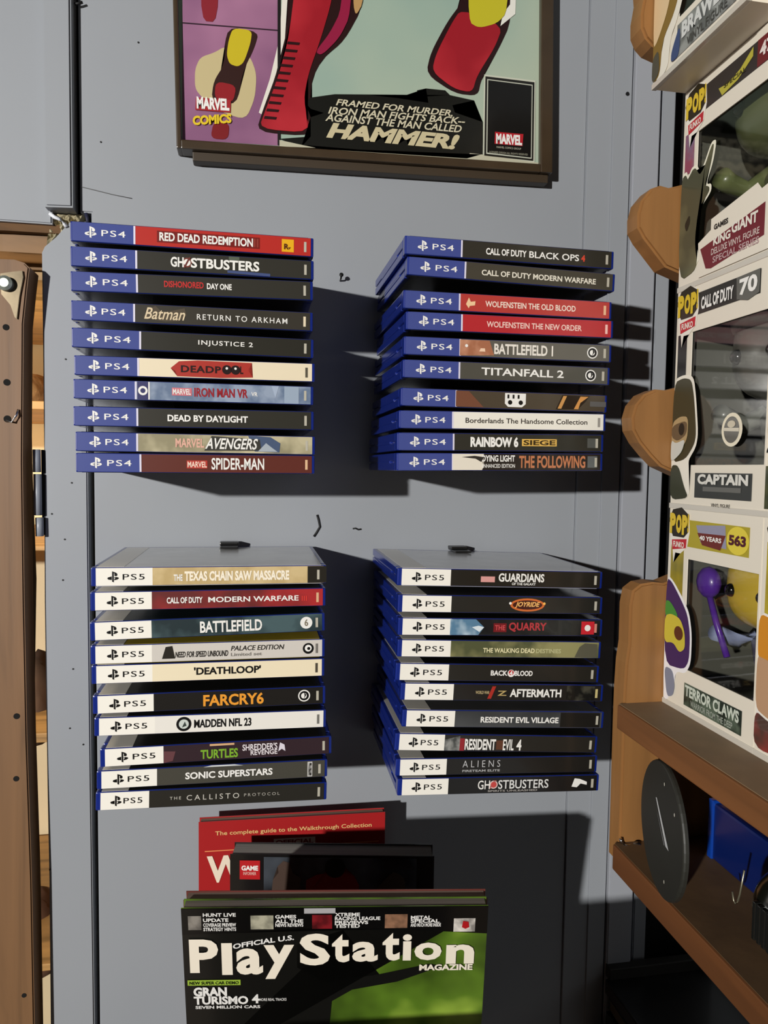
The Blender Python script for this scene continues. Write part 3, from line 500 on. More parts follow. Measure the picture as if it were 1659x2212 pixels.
# ---------------------------------------------------------------- magazines in the wall rack
def magazine(name, label, cat, pL, pR, YL, th, h, cover, pages=(150, 144, 134), grp=None, curve=0, lean=0):
    P0 = onY(*pL, YL); d = ray(*pR); P1 = CAM+d*((P0.z-CZ)/d.z); P1.z = P0.z      # both top corners at one height
    ex = (P1-P0).normalized(); yw = math.atan2(ex.y, ex.x); a = (P1-P0).length/2
    rot = Matrix.Rotation(yw, 4, 'Z') @ Matrix.Rotation(lean, 4, 'X'); base = (P0+P1)/2-(rot @ Vector((0, 0, h)))
    root = thing(name, label, cat, base, rot.to_euler(), grp); print(name, 'w', round(2*a, 3), 'yR', round(P1.y, 3), 'base z', round(base.z-CZ, 3), round(base.y, 3))
    def sheet(nm, ya, yb, m, shrink=0):
        bm = bmesh.new(); N = 16; rows = []
        for i in range(N+1):
            u = -a+shrink+(2*a-2*shrink)*i/N; c = -curve*(1-(u/a)**2)
            rows.append([bm.verts.new((u, y+c, z)) for y, z in ((ya, 0), (ya, h-shrink*.6), (yb, h-shrink*.6), (yb, 0))])
        for p_, q_ in zip(rows, rows[1:]):
            for k in range(4): bm.faces.new((p_[k], p_[(k+1) % 4], q_[(k+1) % 4], q_[k]))
        bm.faces.new(rows[0]); bm.faces.new(rows[-1][::-1]); return obj(nm, bm, m, root)
    sheet('front_cover', 0, .0006, cover); sheet('pages', .0007, th-.0007, mat(pages, .7, 0, 0, .25, 300, 0, (.02, 1, .02)), .0015); sheet('back_cover', th-.0006, th, cover)
    f = lambda u, v, n: Vector((u, -n-curve*(1-(u/a)**2), v)); return root, f, a
# red book nearest the wall
bk, f, hw = magazine('red_book', 'red softback book with cream title line, rearmost below the lower left stack', 'book', (429, 1776), (832, 1754), -.033, .009, .24, mat((172, 34, 36), .35, .3), (150, 116, 98))
s_ = (2*hw)/403.; H_ = .24
U = lambda px: (px-429)*s_-hw
V = lambda dy: H_-dy*s_
text('lettering', 'The complete guide to the Walkthrough Collection', U(464), U(802), V(34), V(22), mat((240, 196, 130), .4), bk, f, bold=.01)
rect('cream_rule', U(442), U(818), V(66), V(64), mat((240, 150, 96), .4), bk, f, .0005)
rect('white_block', U(588), U(678), V(62), V(46), mat((246, 230, 214), .4), bk, f, .0005)
text('lettering', 'OFFICIAL', U(592), U(674), V(60), V(49), mat((150, 30, 34), .4), bk, f, .0008, bold=.03)
text('lettering', 'World', U(446), U(640), V(136), V(76), mat((244, 226, 204), .4), bk, f, .0006, bold=.03)
poly('pale_red_shape', [(U(462), V(190)), (U(482), V(178)), (U(496), V(200)), (U(470), V(222))], mat((214, 64, 52), .4), bk, f, .0005)
# thick dark magazine
mg, f, hw = magazine('game_magazine', 'thick glossy black magazine with small red square logo, between red book and front magazine', 'magazine', (497, 1845), (938, 1850), -.075, .020, .24, mat((20, 20, 20), .22, .6), (150, 146, 140), 'magazines in the wall rack')
s_ = 2*hw/441.; U = lambda px: (px-497)*s_-hw; V = lambda py: .24-(py-1845)*s_
ART = mat((20, 20, 20), .22, .5)
rect('cover_picture', U(570), U(900), V(1950), V(1850), art((10, 11, 12), (74, 80, 88), 14, .25, .5), mg, f, .0004)
rect('red_square', U(518), U(562), V(1900), V(1858), mat((186, 28, 34), .35), mg, f, .0006)
text('lettering', 'GAME', U(522), U(558), V(1880), V(1869), mat(W_, .4), mg, f, .0009, bold=.04)
text('lettering', 'INFORMER', U(526), U(554), V(1890), V(1883), mat((236, 170, 160), .4), mg, f, .0009, bold=.02)
poly('pictured_person', [(U(a), V(b)) for a, b in ((586, 1940), (590, 1900), (602, 1884), (600, 1870), (612, 1858), (626, 1862), (632, 1884), (650, 1896), (648, 1940))], mat((70, 54, 46), .4), mg, f, .0007)
poly('pictured_person', [(U(a), V(b)) for a, b in ((660, 1940), (662, 1900), (684, 1888), (706, 1884), (704, 1862), (724, 1852), (744, 1862), (744, 1884), (766, 1890), (776, 1910), (776, 1940))], mat((128, 22, 26), .4), mg, f, .0007)
poly('pictured_hair', ell(U(724), V(1872), 22*s_, 22*s_), mat((12, 12, 14), .4), mg, f, .0010)
poly('pictured_person', [(U(a), V(b)) for a, b in ((800, 1940), (820, 1910), (836, 1892), (850, 1880), (866, 1886), (876, 1900), (874, 1940))], mat((58, 46, 34), .4), mg, f, .0007)
# second magazine behind the front one
zf = onY(560, 1958, -.212).z
magazine('game_magazine', 'dark red edged magazine directly behind the front magazine', 'magazine', (396, 1945), (1053, 1940), -.198, .009, .275, mat((104, 52, 46), .35, .3), (110, 92, 82), 'magazines in the wall rack', lean=.16)
mg, f, hw = magazine('game_magazine', 'front magazine with large cream masthead over black and green cover', 'magazine', (391, 1962), (1055, 1956), -.2085, .0085, .275, art((18, 24, 12), (88, 120, 34), 14, .22, .5, .36, .58, (150, 178, 66)), (92, 84, 78), 'magazines in the wall rack', lean=.16)
s_ = 2*hw/660.; U = lambda px: (px-394)*s_-hw; V = lambda py: .275-(py-1956)*s_
BK = mat((18, 18, 16), .25, .5); CR = mat((240, 230, 212), .35, .3); WH = mat((232, 230, 226), .35, .3)
poly('dark_cover_area', [(U(a), V(b)) for a, b in ((394, 1956), (1054, 1956), (1054, 2020), (860, 2016), (740, 2014), (640, 2050), (640, 2110), (700, 2150), (820, 2130), (930, 2104), (960, 2110), (860, 2150), (760, 2170), (716, 2200), (700, 2400), (394, 2400))], BK, mg, f, .0003)
poly('cover_banner', [(U(394), V(1957)), (U(1054), V(1957)), (U(1054), V(2026)), (U(850), V(2012)), (U(650), V(2008)), (U(500), V(2018)), (U(394), V(2022))], mat((8, 8, 8), .25, .5), mg, f, .0005)
arc = lambda a, b, u, v: (u, v)
for (xa, xb_, rows_) in ((440, 510, ((1972, 'HUNT LIVE'), (1985, 'UPDATE'), (1997, 'COVERAGE PREVIEW'), (2008, 'STRATEGY HINTS'))), (594, 654, ((1978, 'GAMES'), (1989, 'ALL THE'), (1999, 'NEWS REVIEWS'))), (722, 820, ((1974, 'XTREME'), (1984, 'RACING LEAGUE'), (1994, 'PREVIEWS'), (2003, 'TESTED'))), (886, 952, ((1983, 'METAL'), (1992, 'SPECIAL'), (2002, 'AND MUCH MORE INSIDE')))):
    for yb_, s in rows_: text('lettering', s, U(xa), U(min(xb_, xa+9*len(s))), V(yb_+4), V(yb_-5), WH, mg, f, .0008, bold=.03)
for (xa, xb_, c) in ((408, 436, (140, 134, 126)), (541, 590, (176, 172, 150)), (673, 716, (130, 26, 34)), (830, 879, (150, 110, 84)), (980, 1027, (240, 232, 222))):
    rect('banner_photo', U(xa), U(xb_), V(2009 if xa < 900 else 2020), V(1974 if xa < 900 else 1986), art(tuple(int(v*.55) for v in c), c, 90, .35, .3, .35, .6), mg, f, .0007)
rect('silver_sticker', U(656), U(723), V(1970), V(1957), mat((172, 170, 172), .3, .4), mg, f, .0008)
poly('red_mark', [(U(998), V(2008)), (U(1000), V(1992)), (U(1012), V(1994)), (U(1014), V(2008)), (U(1006), V(2012))], mat((170, 20, 26), .4), mg, f, .001)
# masthead: letters stand on a gentle arch
arch = lambda a, b, u, v: (u, v+.0065*math.sin(PI*a*.95+.0)-.0 + .004*a)
for s, xa, xb_, ya, yb_ in (('P', 408, 470, 2118, 2032), ('l', 477, 500, 2124, 2042), ('a', 508, 566, 2124, 2056), ('y', 568, 634, 2136, 2048), ('S', 646, 712, 2102, 2020), ('t', 716, 754, 2095, 2022), ('a', 760, 816, 2094, 2042), ('t', 826, 864, 2092, 2020), ('i', 870, 890, 2092, 2024), ('o', 896, 956, 2092, 2046), ('n', 966, 1028, 2102, 2052)):
    text('masthead_letter', s, U(xa), U(xb_), V(ya), V(yb_), CR, mg, f, .0011, bold=.035)
text('lettering', 'OFFICIAL U.S.', U(502), U(634), V(2058), V(2045), WH, mg, f, .0011, bold=.03, warp=lambda a, b, u, v: (u, v+.009*a-.002*a*a))
text('lettering', 'MAGAZINE', U(908), U(1026), V(2119), V(2103), CR, mg, f, .0011, bold=.04)
rect('green_strip', U(401), U(516), V(2152), V(2138), mat((150, 180, 60), .4), mg, f, .0008)
text('lettering', 'NEW SUPER CAR DEMO', U(405), U(512), V(2149), V(2141), mat((30, 40, 10), .4), mg, f, .0011, bold=.02)
text('lettering', 'GRAN', U(413), U(486), V(2180), V(2156), WH, mg, f, .0011, bold=.05)
text('lettering', 'TURISMO', U(413), U(532), V(2202), V(2180), WH, mg, f, .0011, bold=.04)
text('lettering', '4', U(540), U(556), V(2200), V(2176), WH, mg, f, .0011, bold=.04)
text('lettering', 'SEVEN MILLION CARS', U(416), U(558), V(2213), V(2205), WH, mg, f, .0011, bold=.03)
text('lettering', 'MORE REAL TRACKS', U(556), U(616), V(2194), V(2187), WH, mg, f, .0011, bold=.01)
# the rack that holds them, mostly below the picture
rk = thing('magazine_rack', 'dark wall rack carrying the magazines at the bottom of the picture', 'rack', (0, 0, 0))
RM = mat((30, 28, 26), .5); zr = CZ-.575
box('rack_base', -.15, .21, -.255, -.0005, zr-.012, zr-.002, RM, rk, .001)
box('rack_front', -.15, .21, -.263, -.2552, zr-.012, zr+.05, RM, rk, .001)
box('rack_back', -.15, .21, -.008, -.0005, zr-.002, zr+.012, RM, rk, .001)
for x in (-.15, .202): box('rack_side', x, x+.008, -.2550, -.0082, zr-.002, zr+.012, RM, rk, .001)
bkb = onY(429, 1774, -.040).z-.24

# ---------------------------------------------------------------- shelf unit on the right
SX, BX_ = .268, .305                        # shelf front, box front
YP0, YP1 = -.193, -.175
sh = thing('wooden_shelf', 'brown wooden shelf unit with scalloped side panel on the right', 'shelf', (0, 0, 0))
WS = wood((146, 102, 56), 2, .5, .8); WS2 = wood((120, 76, 40), 1, .55, .75); WTOP = mat((128, 106, 80), .65, 0, 0, .12, 40, .2)
q = lambda L: [(onY(a, b, YP1).x, onY(a, b, YP1).z) for a, b in L]
prof = q([(1372, -200), (1360, -60), (1366, 20), (1359, 60), (1359, 90), (1368, 112), (1382, 128)])+[(.325, q([(1430, 175)])[0][1]), (.325, q([(1430, 400)])[0][1])]
prof += q([(1418, 424), (1400, 419), (1380, 426), (1360, 450), (1352, 480), (1352, 508), (1364, 530), (1384, 556), (1410, 590)])+[(.325, q([(1430, 620)])[0][1]), (.325, q([(1430, 830)])[0][1])]
prof += q([(1412, 848), (1390, 846), (1366, 856), (1348, 878), (1340, 905), (1342, 932), (1356, 958), (1378, 985), (1400, 1008)])+[(.325, q([(1430, 1040)])[0][1]), (.325, q([(1430, 1230)])[0][1])]
prof += q([(1408, 1252), (1385, 1250), (1360, 1254), (1342, 1268), (1336, 1300), (1334, 1380), (1328, 1420), (1324, 1480), (1321, 1560), (1317, 1700), (1313, 1838)])
zS2b = prof[-1][1]
prof += [(RX-.001, zS2b), (RX-.001, prof[0][1])]
prism('side_panel', prof, YP0, YP1, WS, sh, .0018)
zS1t = zat(1515, BX_, YP0); zS1b = zS1t-.019
zS2t = zat(1821, SX, YP0); zS2b2 = zS2t-.020
YE = -.62
def shelfb(z0, z1, mf, mt_):
    box('shelf_board', SX, RX-.001, YE, YP0-.0003, z0, z1-.0006, mf, sh, .0012); box('board_top', SX+.0015, RX-.0015, YE, YP0-.0004, z1-.0005, z1, mt_, sh)
shelfb(zS1b, zS1t, WS2, WTOP); shelfb(zS2b2, zS2t, wood((104, 62, 30), 1, .6, .75), mat((92, 68, 42), .7, 0, 0, .15, 40, .2))
box('far_panel', SX, RX-.001, YE-.018, YE-.0002, zS2b2, zS1t+.75, WS, sh, .001)
hk = thing('screw_hook', 'small bright metal hook screwed into the side panel above the lower shelf', 'hook', (0, 0, 0))
hp = [onY(a, b, YP0-.004) for a, b in ((1376, 1828), (1362, 1827), (1350, 1826), (1342, 1820), (1340, 1812))]
obj('hook_wire', tube(bmesh.new(), hp, .0011), mat((220, 220, 222), .2, 0, 1), hk, True)
obj('hook_plate', tube(bmesh.new(), [onY(1376, 1826, YP0-.0002), onY(1376, 1826, YP0-.005)], .003, 12), mat((150, 150, 150), .3, 0, 1), hk, True)
# round dark disc standing on the front edge of the lower shelf
dr = (zS1b-zS2t)/2-.0004
dc = thing('round_disc', 'flat black round disc with pale scratches standing on the lower shelf edge', 'disc', (SX+.0015, onX(1430, 1786, SX).y, zS2t+dr), (0, 0, math.radians(-13)))
bm = bmesh.new(); k = 48
for (x, r) in (): pass
rings = [[bm.verts.new((x, r*math.cos(2*PI*i/k)*.97, r*math.sin(2*PI*i/k))) for i in range(k)] for x, r in ((-.0025, dr*.97), (-.002, dr*.99), (-.001, dr), (.001, dr), (.0015, dr*.98))]
for a, b in zip(rings, rings[1:]):
    for i in range(k): bm.faces.new((a[i], a[(i+1) % k], b[(i+1) % k], b[i]))
bm.faces.new(rings[0]); bm.faces.new(rings[-1][::-1]); obj('disc_body', bm, mat((40, 40, 35), .55, 0, 0, .1, 20), dc)
fx = frame_uv('-x'); fd = lambda u, v, n: Vector((-.0025-n, -u, v))
poly('scratch', [(-.010, .017), (-.008, .0175), (.018, -.006), (.012, -.006)], mat((210, 212, 214), .3), dc, fd, .0003)
poly('scratch', [(-.008, .010), (.010, -.006), (.009, -.007)], mat((140, 142, 144), .3), dc, fd, .0003)
for a, b in ((.006, .033), (.026, .022), (.012, -.030)): poly('screw', ell(a, b, .0008, .0012, 10), mat((230, 226, 210), .3), dc, fd, .0004)
pb_ = Vector((.315, -.27, zS2t))
bb = thing('blue_case', 'blue plastic case lying at the back of the lower shelf', 'case', (.36, -.300, zS2t))
b0 = onX(1530, 1790, .33); b1 = onX(1526, 1900, .33)
bh = .042
bx_y = b0.y
bb.location = (.33, 0, zS2t); 
box('case_body', .0, .085, -.42, b0.y-.004, 0, bh, mat((6, 28, 88), .3, .4), bb, .002)
box('case_rim', -.0015, .012, b0.y-.0065, b0.y-.001, 0, bh+.002, mat((14, 60, 150), .2, .5), bb, .001)
bgd = thing('black_gadget', 'glossy black rounded gadget with tiny reflections at the right edge of the lower shelf', 'gadget', (.302, -.345, zS2t))
bm = bmesh.new(); bmesh.ops.create_uvsphere(bm, u_segments=24, v_segments=16, radius=1)
for v in bm.verts: v.co = Vector((v.co.x*.022, v.co.y*.03, .030+v.co.z*.030))
obj('gadget_body', bm, mat((22, 24, 18), .18, .6), bgd, True)
bm = bmesh.new(); 
for i in range(6): bx(bm, -.0235, -.012, -.012+i*.004, -.0095+i*.004, .018, .040, .0004)
obj('gadget_grille', bm, mat((90, 92, 90), .15, 0, .9), bgd)
wk = onX(1590, 1945, .30)
tag(obj('wire_hook', tube(bmesh.new(), [onX(a, b, .300) for a, b in ((1582, 1926), (1584, 1944), (1589, 1952), (1594, 1946), (1598, 1932), (1608, 1880))], .0006), mat((170, 165, 140), .3, 0, .8), None, True), 'thin bent wire hook in front of the black gadget', 'hook')
# dark disc cases on a low shelf under the unit
ztp = zat(2122, .367, -.02); zl_ = ztp-4*.0152-.0003
lt = thing('low_shelf', 'dark low shelf board under the wooden unit carrying black cases', 'shelf', (0, 0, 0))
box('shelf_board', .350, RX-.001, -.19, -.0065, zl_-.016, zl_, mat((40, 34, 28), .6), lt, .001)
KB = mat((20, 19, 18), .35, .3)
tag(box('dark_rail', .366, RX-.001, -.016, -.0055, ztp-.002, ztp+.011, mat((50, 48, 44), .5), None, .001), 'dark horizontal rail on the wall below the wooden unit', 'rail')
for i in range(4):
    zt_ = zl_+.0003+i*.0152
    r_ = thing('black_case', ['black disc case, lowest of the dark pile under the unit', 'black disc case, second from the bottom of the dark pile', 'black disc case, second from the top of the dark pile', 'black disc case on top of the dark pile under the unit'][i], 'disc case', (.362+.004*(i % 2), -.150+.003*i, zt_), (0, 0, (-.05, .04, -.02, .03)[i]), 'black disc cases in the dark pile')
    box('case_body', 0, .132, 0, .128, 0, .0145, KB, r_, .001)
    box('case_label', -.0003, .0006, .006, .122, .002, .0125, mat(((70, 54, 36), (40, 40, 44), (84, 66, 40), (44, 30, 28))[i], .5), r_)
cb = thing('shadow_block', 'dark cabinet standing on the floor just below the picture', 'cabinet', (0, 0, 0))  # unseen block added below view to cast the shade at lower right
box('block_body', -.10, .135, -1.0, -.36, .001, CZ-.335, mat((52, 44, 36), .6), cb, .004); box('block_front', -.09, .125, -1.009, -1.0005, .05, CZ-.40, mat((60, 50, 40), .5), cb, .002)

# ---------------------------------------------------------------- window boxes with vinyl figures
CARD = mat((232, 224, 208), .45, .1); TRAY = mat((92, 92, 84), .35, .2, 0, .1, 10)
BW, BD = .101, .088
def poplogo(parent, f, u, v, s):
    """cream bubble, yellow POP lettering and red banner, top left corner of a box front"""
    WHT = mat((240, 234, 222), .4); YEL = mat((222, 190, 52), .4); OUT = mat((40, 32, 16), .4); RD = mat((190, 36, 48), .4)
    poly('logo_bubble', [(u+a*s, v+b*s*1.32-.32*s) for a, b in ((.02, .78), (.2, 1.02), (.6, 1.08), (.98, .9), (1.02, .5), (.92, .18), (.6, .02), (.34, .02), (.26, -.22), (.2, .06), (.08, .3))], WHT, parent, f, .0005)
    poly('logo_shadow', [(u+a*s, v+b*s*1.32-.32*s) for a, b in ((-.02, .75), (.16, .98), (.6, 1.04), (.98, .88), (.94, .5), (.75, .38), (.2, .38), (.1, .5))], OUT, parent, f, .0007)
    for i, (ch, x0, x1, y0, y1) in enumerate((('P', .04, .34, .44, .9), ('O', .36, .64, .46, .88), ('P', .66, .92, .44, .88), ('!', .93, 1.0, .5, .92))):
        text('logo_letter', ch, u+x0*s, u+x1*s, v+y0*s*1.32-.32*s, v+y1*s*1.32-.32*s, YEL, parent, f, .0010, bold=.07)
    poly('logo_banner', [(u+a*s, v+b*s*1.32-.32*s) for a, b in ((.16, .3), (.9, .36), (.88, .16), (.2, .08))], RD, parent, f, .0008)
    text('logo_small_lettering', 'FUNKO', u+.26*s, u+.8*s, v+.15*s*1.32-.32*s, v+.28*s*1.32-.32*s, WHT, parent, f, .0011, bold=.03)
def popbox(label, ywall, z0, h, X, w=BW, win=(.15, .97, .20, .78), grp='white window boxes on the shelf'):
    """origin: bottom corner of the front nearest the back wall; u runs towards the viewer (-y), v up, front faces -x"""
    root = thing('window_box', label, 'toy box', (X, ywall, z0), (0, 0, 0), grp)
    f = lambda u, v, n: Vector((-n, -u, v))
    u0, u1, v0, v1 = win[0]*w, win[1]*w, win[2]*h, win[3]*h; t = .0008
    bm = bmesh.new()                                             # card front with its window opening, sides, top, bottom, back
    bx(bm, 0, t, -u0, 0, 0, h); bx(bm, 0, t, -w, -u1, 0, h); bx(bm, 0, t, -u1, -u0, 0, v0); bx(bm, 0, t, -u1, -u0, v1, h)
    obj('card_front', bm, CARD, root)
    bm = bmesh.new(); bx(bm, t, BD, -t, 0, 0, h); bx(bm, t, BD, -w, -w+t, 0, h); bx(bm, t, BD, -w+t, -t, 0, t); bx(bm, t, BD, -w+t, -t, h-t, h); bx(bm, BD-t, BD, -w+t, -t, t, h-t)
    obj('card_sides', bm, CARD, root)
    bm = bmesh.new(); bx(bm, BD-.006, BD-.002, -w+.002, -.002, .002, h-.002); bx(bm, .003, BD-.006, -w+.002, -.0015, .002, .010); bx(bm, .003, BD-.006, -.0045, -.0015, .010, h-.004)
    obj('inner_tray', bm, TRAY, root)
    box('window_pane', t+.0003, t+.0006, -u1-.001, -u0+.001, v0-.001, v1+.001, GLASS, root)
    bm = bmesh.new(); bx(bm, -.0006, .003, -w-.0008, .0008, -.0004, .0035, .0004); obj('clear_protector_lip', bm, mat((206, 200, 188), .2, .4), root)
    return root, f, w, h
def figure(name, label, x, y, z, s, head, body, accent, cap=None, kind=0):
    root = thing(name, label, 'toy figure', (x, y, z), (0, 0, 0), 'vinyl figures in the window boxes')
    Hm = mat(head, .3, .3); Bm = mat(body, .35, .2)
    bm = bmesh.new(); bmesh.ops.create_uvsphere(bm, u_segments=28, v_segments=18, radius=1)
    for v in bm.verts:                                            # squarish oversized head
        c = v.co; g_ = lambda t: math.copysign(abs(t)**.72, t); v.co = Vector((g_(c.x)*.026*s, g_(c.y)*.032*s, (.078+g_(c.z)*.027)*s))
    obj('head', bm, Hm, root, True)
    bm = bmesh.new(); rings = []                                  # torso and legs as one lathe-like body
    for z_, rx, ry in ((.036, .010, .014), (.047, .009, .013), (.055, .006, .007)): pass
    prof_ = ((0, .017, .022), (.004, .017, .022), (.010, .011, .015), (.022, .010, .014), (.030, .012, .018), (.042, .013, .021), (.050, .009, .015), (.056, .005, .007))
    for z_, rx, ry in prof_: rings.append([bm.verts.new((rx*s*math.cos(2*PI*i/20), ry*s*math.sin(2*PI*i/20), z_*s)) for i in range(20)])
    for a, b in zip(rings, rings[1:]):
        for i in range(20): bm.faces.new((a[i], a[(i+1) % 20], b[(i+1) % 20], b[i]))
    bm.faces.new(rings[0]); bm.faces.new(rings[-1]); obj('body', bm, Bm, root, True)
    for sg in (-1, 1):
        bm = tube(bmesh.new(), [(-.002*s, sg*.018*s, .046*s), (-.010*s, sg*.026*s, .040*s), (-.020*s, sg*.028*s, .044*s), (-.026*s, sg*.026*s, .046*s)], .0052*s, 12); obj('arm', bm, mat(accent, .35, .2), root, True)
        bm = bmesh.new(); bmesh.ops.create_uvsphere(bm, u_segments=12, v_segments=8, radius=.0042*s); o = obj('eye', bm, mat((10, 10, 10), .15, .5), root, True); o.location = (-.0245*s, sg*.014*s, .075*s)
    if cap:
        bm = bmesh.new(); bmesh.ops.create_uvsphere(bm, u_segments=28, v_segments=14, radius=1)
        for v in bm.verts: c = v.co; v.co = Vector((c.x*.031*s, c.y*.0355*s, (.093+max(c.z, -.15)*.024)*s))
        obj('cap', bm, mat(cap, .4, .2), root, True)
    return root
zA = zS1t+.0002                             # the bottom row stands on the shelf
yc = YP0-.001
h4 = zat(1097, BX_, yc)-zA
h3 = zat(634, BX_, yc)-(zA+h4)-.0004
h2 = zat(203, BX_, yc)-(zA+h4+h3)-.0008
z4, z3, z2, z1_ = zA, zA+h4+.0004, zA+h4+h3+.0008, zA+h4+h3+h2+.0012
def panel(root, f, nm, u0, u1, v0, v1, c, n=.0004): return rect(nm, u0, u1, v0, v1, c if not isinstance(c, tuple) else mat(c, .4, .1), root, f, n)
# row 4 (bottom)
r, f, w_, h = popbox('white window box with yellow header and green-capped figure, standing on the wooden shelf', yc, z4, h4, BX_, win=(.24, .985, .22, .76))
panel(r, f, 'side_print', .004, .020, .30*h, .93*h, art((128, 118, 40), (170, 150, 40), 40))
panel(r, f, 'header_panel', .022, .090, .82*h, .95*h, (176, 160, 44))
poly('header_badge', [(.034, .93*h), (.066, .945*h), (.068, .84*h), (.040, .85*h)], mat((150, 148, 170), .4), r, f, .0006)
poly('header_badge', [(.036, .895*h), (.067, .9*h), (.062, .83*h), (.042, .84*h)], mat((110, 40, 34), .4), r, f, .0008)
text('lettering', '40 YEARS', .039, .063, .863*h, .885*h, mat(W_, .4), r, f, .001, bold=.03)
poly('number_disc', ell(.079, .885*h, .011, .062*h), mat((226, 206, 70), .4), r, f, .0007)
text('number_lettering', '563', .0705, .0875, .862*h, .91*h, mat((80, 20, 34), .4), r, f, .001, bold=.05)
poplogo(r, f, .001, .83*h, .025)
poly('white_outline', [(.0, .66*h), (.008, .64*h), (.022, .56*h), (.030, .50*h), (.034, .40*h), (.034, .26*h), (.028, .20*h), (.016, .19*h), (.014, .10*h), (.006, .02*h), (.0, .03*h)], mat((244, 242, 244), .4), r, f, .0005)
poly('purple_shape', [(.0, .645*h), (.007, .63*h), (.020, .55*h), (.028, .49*h), (.032, .40*h), (.032, .27*h), (.026, .215*h), (.0, .20*h)], mat((62, 34, 92), .4), r, f, .0007)
poly('green_shape', [(.0, .53*h), (.006, .53*h), (.014, .49*h), (.017, .46*h), (.0, .44*h)], mat((66, 140, 56), .4), r, f, .0009)
poly('yellow_shape', [(.0, .45*h), (.008, .47*h), (.020, .46*h), (.026, .40*h), (.027, .32*h), (.020, .29*h), (.012, .33*h), (.0, .31*h)], mat((206, 190, 64), .4), r, f, .0010)
poly('brown_shape', ell(.0185, .385*h, .0055, .035*h, 20), mat((92, 46, 26), .4), r, f, .0012)
poly('grey_shape', [(.001, .19*h), (.012, .19*h), (.016, .12*h), (.014, .06*h), (.006, .04*h)], mat((130, 136, 156), .4), r, f, .0009)
panel(r, f, 'name_panel', .027, .090, .045*h, .155*h, art((34, 44, 36), (90, 104, 88), 60))
text('name_lettering', 'TERROR CLAWS', .029, .088, .095*h, .15*h, mat((206, 214, 200), .4), r, f, .001, bold=.04)
text('name_lettering', 'WARRIOR FROM THE DEEP', .036, .082, .055*h, .085*h, mat((160, 168, 156), .4), r, f, .001, bold=.02)
fg_ = figure('vinyl_figure', 'yellow-headed vinyl toy figure with green cap and purple staff inside bottom box', BX_+.042, yc-.070, z4+.0105, 1.12, (216, 184, 60), (96, 92, 120), (150, 160, 196), (66, 150, 60))
bm = tube(bmesh.new(), [(-.030, .014, .038), (-.031, .026, .060), (-.031, .034, .076)], .0022, 10); bmesh.ops.create_icosphere(bm, subdivisions=2, radius=.0105, matrix=Matrix.Translation((-.031, .036, .086)) @ Matrix.Diagonal((.7, 1, 1.1, 1)))
tag(obj('purple_staff', bm, mat((84, 42, 150), .35, .2), fg_, True), '', ''); st = fg_.children[-1]
del st['label']; del st['category']
# row 3
r, f, w_, h = popbox('white window box numbered 70 with black header, second from bottom', yc, z3, h3, BX_, win=(.19, .985, .20, .80))
panel(r, f, 'header_panel', .024, .090, .87*h, .965*h, (36, 36, 32))
text('header_lettering', 'CALL OF DUTY', .030, .0645, .885*h, .94*h, mat(W_, .4), r, f, .0008, bold=.04)
poly('number_badge', [(.067, .964*h), (.0895, .966*h), (.0895, .875*h), (.079, .858*h), (.068, .875*h)], mat((98, 98, 92), .4), r, f, .0007)
text('number_lettering', '70', .0705, .0875, .885*h, .952*h, mat(W_, .4), r, f, .001, bold=.04)
poplogo(r, f, .001, .84*h, .0255)
panel(r, f, 'side_print', .003, .014, .55*h, .80*h, (20, 18, 18))
poly('white_outline', [(0, .60*h), (.012, .615*h), (.024, .60*h), (.028, .50*h), (.032, .34*h), (.030, .28*h), (.022, .225*h), (.022, .20*h), (.026, .05*h), (.0, .03*h)], mat((240, 234, 220), .4), r, f, .0005)
poly('olive_shape', [(0, .585*h), (.012, .60*h), (.022, .585*h), (.026, .50*h), (.030, .34*h), (.028, .29*h), (.018, .225*h), (0, .21*h)], mat((60, 54, 30), .4), r, f, .0007)
poly('tan_shape', [(0, .40*h), (.010, .425*h), (.020, .42*h), (.020, .32*h), (.012, .27*h), (0, .26*h)], mat((176, 150, 108), .4), r, f, .0009)
poly('brown_shape', [(0, .385*h), (.019, .405*h), (.019, .34*h), (.008, .31*h), (0, .33*h)], mat((104, 84, 60), .4), r, f, .0010)
poly('dark_oval', ell(.0125, .365*h, .0035, .028*h, 20), mat((24, 20, 14), .4), r, f, .0012)
poly('pale_shape', [(0, .32*h), (.006, .30*h), (.018, .32*h), (.014, .26*h), (.004, .222*h), (0, .222*h)], mat((206, 206, 198), .4), r, f, .0012)
poly('green_shape', [(0, .20*h), (.010, .20*h), (.018, .10*h), (.024, .05*h), (0, .035*h)], mat((56, 58, 40), .4), r, f, .0009)
panel(r, f, 'name_panel', .030, .090, .055*h, .165*h, (54, 56, 54))
text('name_lettering', 'CAPTAIN', .034, .087, .115*h, .160*h, mat((224, 222, 214), .4), r, f, .001, bold=.05)
panel(r, f, 'name_stripe', .040, .080, .085*h, .105*h, (104, 104, 100), .0007)
text('small_lettering', 'VINYL FIGURE', .050, .070, .020*h, .035*h, mat((60, 56, 50), .4), r, f, .0008, bold=.01)
poly('white_ring', ell(.069, .345*h, .0105, .070*h), mat((238, 228, 204), .4), r, f, .0010)
poly('dark_ring', ell(.069, .345*h, .0078, .055*h), mat((62, 56, 44), .25, .5), r, f, .0013)
poly('ring_bar', [(.061, .355*h), (.077, .35*h), (.077, .335*h), (.061, .342*h)], mat((216, 208, 190), .4), r, f, .0016)
poly('ring_top', ell(.069, .368*h, .004, .015*h), mat((210, 200, 178), .4), r, f, .0015)
figure('vinyl_figure', 'dark grey vinyl toy figure with wide hat inside the box numbered 70', BX_+.042, yc-.072, z3+.0105, 1.24, (96, 96, 90), (74, 76, 72), (104, 106, 100), (60, 60, 56))
